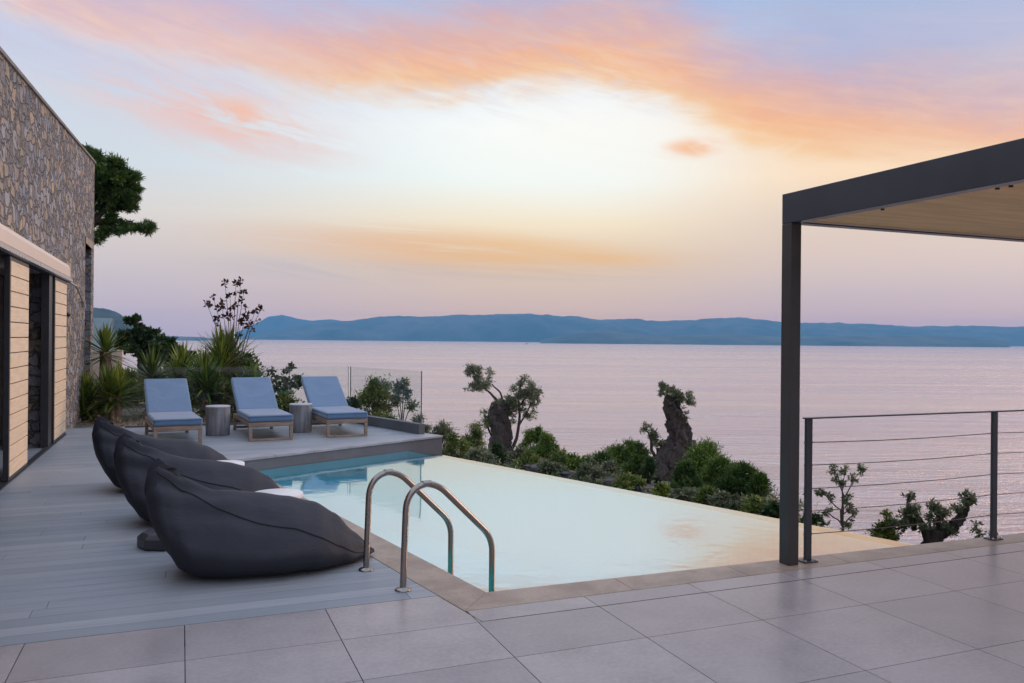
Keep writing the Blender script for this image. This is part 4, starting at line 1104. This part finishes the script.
# low plants and stones along the outside of the pool
rng = random.Random(9)
q0 = IF+inorm*1.1; q1 = NR+inorm*.9
def rock(loc, r, label):
    bm = bmesh.new(); bmesh.ops.create_icosphere(bm, subdivisions=3, radius=1)
    o_ = Vector((rng.random()*9, rng.random()*9, 0)); sx, sy, sz = r*(.8+.6*rng.random()), r*(.7+.4*rng.random()), r*(.45+.3*rng.random())
    for v in bm.verts:
        k = 1+.35*noise.noise(v.co*1.3+o_)+.12*noise.noise(v.co*4+o_)
        v.co = Vector((v.co.x*sx*k, v.co.y*sy*k, v.co.z*sz*k))
    me = bpy.data.meshes.new('rock'); bm.to_mesh(me); bm.free(); me.materials.append(M['rock'])
    o = bpy.data.objects.new('rock', me); COL.objects.link(o); o.location = loc; o.rotation_euler.z = rng.random()*6
    tag(o, label, 'rock', 'grey rocks along the outside of the pool'); return o
for k in range(40):
    t_ = rng.random()*.6; p_ = IF.lerp(NR, t_)+inorm*(.9+rng.random()*1.9)
    rock((p_.x, p_.y, terr(p_.x, p_.y)+.02), (.08+.13*rng.random()), 'grey rock lying on the bare earth strip beyond the pool edge')
# low dry stone wall segments
mb = MB(); 
a = G(585, 478, W)+Vector((.9, .5, 0)); 
pts = [IF.lerp(NR, t_)+inorm*(1.55) for t_ in (.12, .3, .48, .60)]
for p0, p1 in zip(pts, pts[1:]):
    d = (p1-p0).normalized(); nn = Vector((-d.y, d.x))*.14
    mb.prism([tuple(v) for v in (p0-nn, p1-nn, p1+nn, p0+nn)], -.9, -.43)
dw = mb.build('dry_stone_wall', M['dry'], bevel=.03); tag(dw, 'low dry stone wall running along the slope just beyond the pool edge', 'wall')

cl = []
for k in range(900):
    t_ = rng.random()*1.05-.05; dd_ = rng.random()**1.5*34+.8
    p_ = IF.lerp(NR, t_)+inorm*dd_+idir*rng.gauss(0, 1)
    z_ = terr(p_.x, p_.y); r_ = (.10+.16*rng.random())*(1+dd_*.03)
    if p_.y < 5.2: continue
    cl.append((p_.x, p_.y, z_+r_*.3, r_*1.2, r_*1.2, r_*.6, r_**1.5))
gcv = leaf_mesh('ground_cover', cl, M['grey_shrub'], None, 42000, .055, 3); tag(gcv, kind='stuff')
cl = []
for k in range(500):
    x_ = rng.uniform(-7.5, 5); y_ = REAR+.3+rng.random()**1.4*9
    cl.append((x_, y_, terr(x_, y_)+.05, .16, .16, .12, 1))
gcv = leaf_mesh('garden_ground_cover', cl, M['dry_leaf'], None, 9000, .06, 4); tag(gcv, kind='stuff')

# ------------------------------------------------------------------ pale garden parapet and pillar by the house
q = P(104, 400, 19.5)
pl = MB().box(-.35, .35, -.2, .2, -.3, P(104, 350, 19.5).z).build('garden_pillar', M['cream_metal'], bevel=.01); pl.location = (q.x+.05, q.y, 0); tag(pl, 'cream rendered pillar standing behind the tall yucca', 'pillar')
q = P(101, 325, 21)
gp = empty('glass_screen', (q.x, q.y, terr(q.x, q.y))); tag(gp, 'pale blue frosted glass screen past the corner of the stone house', 'screen')
z0 = -terr(q.x, q.y)
MB().box(-.5, .28, -.01, .01, .3, z0+P(101, 318, 21).z).build('pane', M['pale_glass'], gp)
MB().box(.281, .31, -.02, .02, 0, z0+P(101, 318, 21).z).build('post', M['silver'], gp)

# ------------------------------------------------------------------ haze
hz = MB().box(-12000, 12000, -12000, 12000, -40, 330).build('haze', M['ground']); hz.rotation_euler.z = -YAW; tag(hz, kind='stuff')
mh = bpy.data.materials.new('haze_air'); mh.use_nodes = True; nt = mh.node_tree; nt.nodes.clear()
out = nt.nodes.new('ShaderNodeOutputMaterial'); pv = nt.nodes.new('ShaderNodeVolumePrincipled')
pv.inputs['Density'].default_value = 9.5e-5; pv.inputs['Color'].default_value = (.20, .58, 1, 1); pv.inputs['Anisotropy'].default_value = 0
nt.links.new(pv.outputs[0], out.inputs['Volume']); hz.data.materials[0] = mh

# ------------------------------------------------------------------ world: dusk sky
w = bpy.data.worlds.new('World'); scene.world = w; w.use_nodes = True
nt = w.node_tree; bg = nt.nodes['Background']; t = NT(nt)
dv = t.n('ShaderNodeTexCoord').outputs['Generated']
s = t.sep(dv)
az = t.sub(t.mul(t.m('ARCTAN2', s[0], s[1]), 57.2958), 22.1)          # degrees right of the view axis
el = t.mul(t.m('ARCSINE', s[2]), 57.2958)
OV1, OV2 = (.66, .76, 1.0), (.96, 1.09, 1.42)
def sky_ramp(stops):
    return t.ramp(t.m('MULTIPLY_ADD', el, 1/90, 0, clamp=True), [(e_/90, c_) for e_, c_ in stops], 'LINEAR')
def d2l(*c): return tuple(((x/255+.055)/1.055)**2.4 if x > 10 else x/255/12.92 for x in c)
def air(stops):      # what lies behind the haze so that sky + haze together have the wanted colour
    out = []
    for e_, c_ in stops:
        if e_ > 24: out.append((e_, c_)); continue
        L_ = min(12000/math.cos(rad(16)), 328/max(1e-4, math.sin(rad(e_)))); T_ = math.exp(-L_*9.5e-5)
        S_ = (.10, .29, .54)
        out.append((e_, tuple(max(.02, (c_[i]-S_[i]*(1-T_))/T_) for i in range(3))))
    return out
def fillin(st):      # more stops near the horizon
    es = [0, .8, 1.4, 1.8, 2.3, 3, 4]+[e_ for e_, _ in st if e_ > 4]
    xs_ = [e_ for e_, _ in st]
    return [(e_, tuple(float(np.interp(e_, xs_, [c_[i] for _, c_ in st])) for i in range(3))) for e_ in es]
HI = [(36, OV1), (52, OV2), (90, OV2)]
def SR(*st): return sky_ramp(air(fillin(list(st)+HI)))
cen = SR((0, d2l(184, 168, 182)), (3, d2l(202, 184, 180)), (5.5, d2l(218, 194, 170)), (8, d2l(240, 224, 196)), (11, (.86, .92, .88)), (14.5, (.93, .96, .93)), (18, (.76, .82, .92)), (23, d2l(164, 184, 220)))
lef = SR((0, d2l(172, 170, 196)), (3, d2l(188, 182, 196)), (5.5, d2l(204, 196, 198)), (8, d2l(214, 210, 208)), (11, d2l(206, 216, 224)), (14.5, d2l(204, 212, 225)), (18, d2l(198, 203, 226)), (23, d2l(174, 186, 219)))
rig = SR((0, d2l(172, 162, 188)), (3, d2l(188, 176, 188)), (5.5, d2l(208, 190, 186)), (8, d2l(218, 198, 184)), (11, d2l(246, 216, 182)), (14.5, d2l(240, 206, 178)), (18, d2l(182, 182, 208)), (23, d2l(154, 180, 216)))
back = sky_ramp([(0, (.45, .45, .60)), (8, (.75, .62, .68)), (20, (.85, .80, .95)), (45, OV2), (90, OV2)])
col = t.mix(t.sm(az, 2, -28), cen, lef)
col = t.mix(t.sm(az, 4, 23), col, rig)
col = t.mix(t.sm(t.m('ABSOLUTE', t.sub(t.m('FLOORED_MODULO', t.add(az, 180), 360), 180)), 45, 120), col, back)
# domain warp for the clouds
v0 = t.comb(t.mul(az, .05), t.mul(el, .16), 0)
nA = t.sub(t.noise(v0, 1.0, 6, .58, .3), .5); nB = t.sub(t.noise(t.comb(t.mul(az, .16), t.mul(el, .42), 4.2), 1.0, 6, .6, .6), .5)
nC = t.noise(t.comb(t.mul(az, .035), t.mul(t.add(el, t.mul(az, .18)), .9), 9.1), 1.0, 6, .62, .4)   # streaky
nD = t.noise(t.comb(t.mul(az, .30), t.mul(t.add(el, t.mul(az, .22)), .95), 2.7), 1.0, 5, .6, .5)
def curve(x, pts, lo, hi):      # piecewise curve of azimuth, values in degrees
    fc = t.n('ShaderNodeFloatCurve'); cv = fc.mapping.curves[0]
    f_ = lambda a: ((a[0]+60)/120, (a[1]-lo)/(hi-lo))
    pp = [f_(a) for a in pts]
    while len(cv.points) < len(pp): cv.points.new(.5, .5)
    for i, a in enumerate(pp): cv.points[i].location = a
    fc.mapping.update(); t.put(fc.inputs['Value'], t.m('MULTIPLY_ADD', x, 1/120, .5, clamp=True))
    return t.m('MULTIPLY_ADD', fc.outputs[0], hi-lo, lo)
def aze(px, py):
    a = math.degrees(math.atan((px-512)/F)); e_ = math.degrees(math.atan((HY+(px-512)*.0087-py)/F*math.cos(rad(a)))); return a, e_
# 1. the great band: lower edge and upper edge
lowE = curve(az, [(-60, 25)]+[aze(*p_) for p_ in ((0, 8), (100, 48), (200, 66), (300, 88), (400, 98), (500, 92), (580, 88), (640, 96), (700, 122), (760, 150), (820, 158), (900, 162), (1024, 172))]+[(60, 8)], 0, 30)
e1 = t.sub(t.add(el, t.add(t.mul(nA, 3.4), t.mul(nB, 3.2))), lowE)
thick = curve(az, [(-60, 3), (-30, 4), (-10, 6), (5, 7), (15, 7.5), (30, 7), (60, 8)], 0, 10)
up = t.sub(1, t.sm(t.m('DIVIDE', e1, thick), .55, 1.3))
body = t.mul(t.sm(e1, -1.0, 1.3), up)
nF = t.noise(t.comb(t.mul(az, .22), t.mul(t.add(el, t.mul(az, .26)), 1.3), 6.3), 1.0, 6, .62, .8)
body = t.mul(body, t.m('MULTIPLY_ADD', t.sm(nC, .25, .62), .25, .75)); body = t.mul(body, t.m('MULTIPLY_ADD', t.sm(nF, .30, .60), .22, .82, clamp=True))
body = t.mul(body, t.sm(t.m('ABSOLUTE', az), 75, 40))
ccol = t.ramp(t.m('MULTIPLY_ADD', e1, .125, .05, clamp=True), [(0, d2l(255, 216, 150)), (.13, d2l(255, 194, 112)), (.36, d2l(252, 174, 106)), (.66, d2l(216, 168, 168)), (1, d2l(168, 170, 210))])
ccolL = t.ramp(t.m('MULTIPLY_ADD', e1, .125, .05, clamp=True), [(0, d2l(244, 222, 210)), (.25, d2l(240, 196, 184)), (.55, d2l(208, 178, 200)), (1, d2l(174, 178, 216))])
ccol = t.mix(t.sm(az, -5, -24), ccol, ccolL)
ccolR = t.ramp(t.m('MULTIPLY_ADD', e1, .125, .05, clamp=True), [(0, d2l(250, 204, 154)), (.3, d2l(242, 176, 134)), (.6, d2l(206, 166, 174)), (1, d2l(156, 170, 210))])
ccol = t.mix(t.sm(az, 14, 30), ccol, ccolR)
ccol = t.mix(t.mul(t.sm(nD, .4, .75), .5), ccol, t.mix(.5, ccol, d2l(255, 206, 146)))
col = t.mix(t.mul(body, .95), col, ccol)
# 2. bright white glow under the band
gx_, gy_ = aze(590, 138)
gd = t.m('SQRT', t.add(t.m('POWER', t.mul(t.sub(az, gx_), 1/11.5), 2), t.m('POWER', t.mul(t.sub(el, gy_), 1/5.5), 2)))
col = t.mix(t.mul(t.mul(t.sm(gd, 1.1, 0), t.sub(1, t.mul(body, .85))), .7), col, (1.04, 1.0, .90))
# 3. pink wisps on the left
def blob(px, py, wx, wy, tilt=0):
    a0, e0 = aze(px, py); dx = t.sub(az, a0); dy = t.sub(t.sub(el, e0), t.mul(dx, tilt))
    return t.sm(t.m('SQRT', t.add(t.m('POWER', t.mul(dx, 1/wx), 2), t.m('POWER', t.mul(dy, 1/wy), 2))), 1, .1)
wm = t.mul(blob(215, 118, 12, 3.2, -.16), t.sm(t.add(t.mul(nD, .55), t.mul(nC, .6)), .42, .68))
col = t.mix(t.mul(wm, .95), col, t.mix(blob(245, 112, 5, 2.4, -.1), d2l(242, 200, 190), d2l(255, 186, 144)))
# 4. low orange streak
sn = t.noise(t.comb(t.mul(az, .07), t.mul(t.add(el, t.mul(az, .05)), 1.6), 5.5), 1, 6, .6, .3)
st_ = t.m('MAXIMUM', t.mul(t.mul(blob(440, 250, 21, 2.1, -.04), t.sm(sn, .30, .52)), 1.0), t.mul(blob(590, 258, 8, .85, -.05), .9))
st2 = t.mul(blob(520, 270, 14, 1.0, -.03), t.sm(sn, .35, .6)); col = t.mix(t.mul(st2, .5), col, d2l(204, 182, 178))
col = t.mix(t.mul(st_, .95), col, t.mix(t.sm(az, -22, 2), d2l(242, 200, 168), d2l(255, 194, 108)))
hl = t.mul(t.mul(t.sm(el, 13, 20), t.sub(1, t.sm(el, 32, 40))), t.mul(t.sm(nF, .42, .66), t.sm(nC, .3, .6)))
col = t.mix(t.mul(hl, .45), col, t.mix(t.sm(az, 0, 25), d2l(206, 186, 206), d2l(176, 180, 206)))
# 5. small cloud and grey under-streaks
sm_ = t.mul(blob(690, 148, 3.0, 1.0, .02), t.sm(nD, .25, .6)); col = t.mix(t.mul(sm_, .9), col, d2l(255, 190, 130))
gs = t.mul(blob(330, 270, 14, 1.2, -.03), t.sm(nC, .35, .65)); col = t.mix(t.mul(gs, .5), col, d2l(190, 178, 190))
fine = t.mul(t.sm(nC, .5, .75), t.sm(el, 1, 8)); col = t.mix(t.mul(fine, .12), col, d2l(245, 225, 215))
# physically based dusk sky added at low strength
SUN_EL, SUN_AZ = 16.0, 84.0            # azimuth: degrees clockwise from +Y
ns = t.n('ShaderNodeTexSky'); ns.sky_type = 'NISHITA'; ns.sun_disc = False; ns.sun_elevation = rad(SUN_EL); ns.sun_rotation = rad(SUN_AZ); ns.air_density = 1; ns.dust_density = 1
nsc = t.mix(1.0, ns.outputs[0], (.012, .012, .012), 'MULTIPLY')
tot = t.mix(1.0, col, nsc, 'ADD')
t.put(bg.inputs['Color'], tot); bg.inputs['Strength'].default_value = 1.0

ld = bpy.data.lights.new('sun', 'SUN'); ld.energy = 1.1; ld.angle = rad(20); ld.color = (1, .66, .46)
lo_ = bpy.data.objects.new('sun', ld); COL.objects.link(lo_)
sd = Vector((math.sin(rad(SUN_AZ))*math.cos(rad(SUN_EL)), math.cos(rad(SUN_AZ))*math.cos(rad(SUN_EL)), math.sin(rad(SUN_EL))))
lo_.rotation_euler = sd.to_track_quat('Z', 'Y').to_euler()

# ------------------------------------------------------------------ camera
cd = bpy.data.cameras.new('camera'); cd.lens = F/1024*36; cd.sensor_width = 36; cd.clip_end = 60000; cd.clip_start = .05
cd.shift_y = -3.0/1024
cam = bpy.data.objects.new('camera', cd); COL.objects.link(cam)
fw = Vector((math.sin(YAW), math.cos(YAW), 0)); rt = Vector((math.cos(YAW), -math.sin(YAW), 0)); upv = Vector((0, 0, 1))
cr = rt*math.cos(ROLL)+upv*math.sin(ROLL); cu = -rt*math.sin(ROLL)+upv*math.cos(ROLL)
mw = Matrix((cr, cu, -fw)).transposed().to_4x4(); mw.translation = (0, 0, EYE); cam.matrix_world = mw
scene.camera = cam
scene.view_settings.view_transform = 'Standard'; scene.view_settings.look = 'None'; scene.view_settings.exposure = 0; scene.view_settings.gamma = 1
scene.cycles.max_bounces = 6; scene.cycles.transparent_max_bounces = 12; scene.cycles.volume_bounces = 0
scene.cycles.use_denoising = True
scene.cycles.sample_clamp_indirect = 3
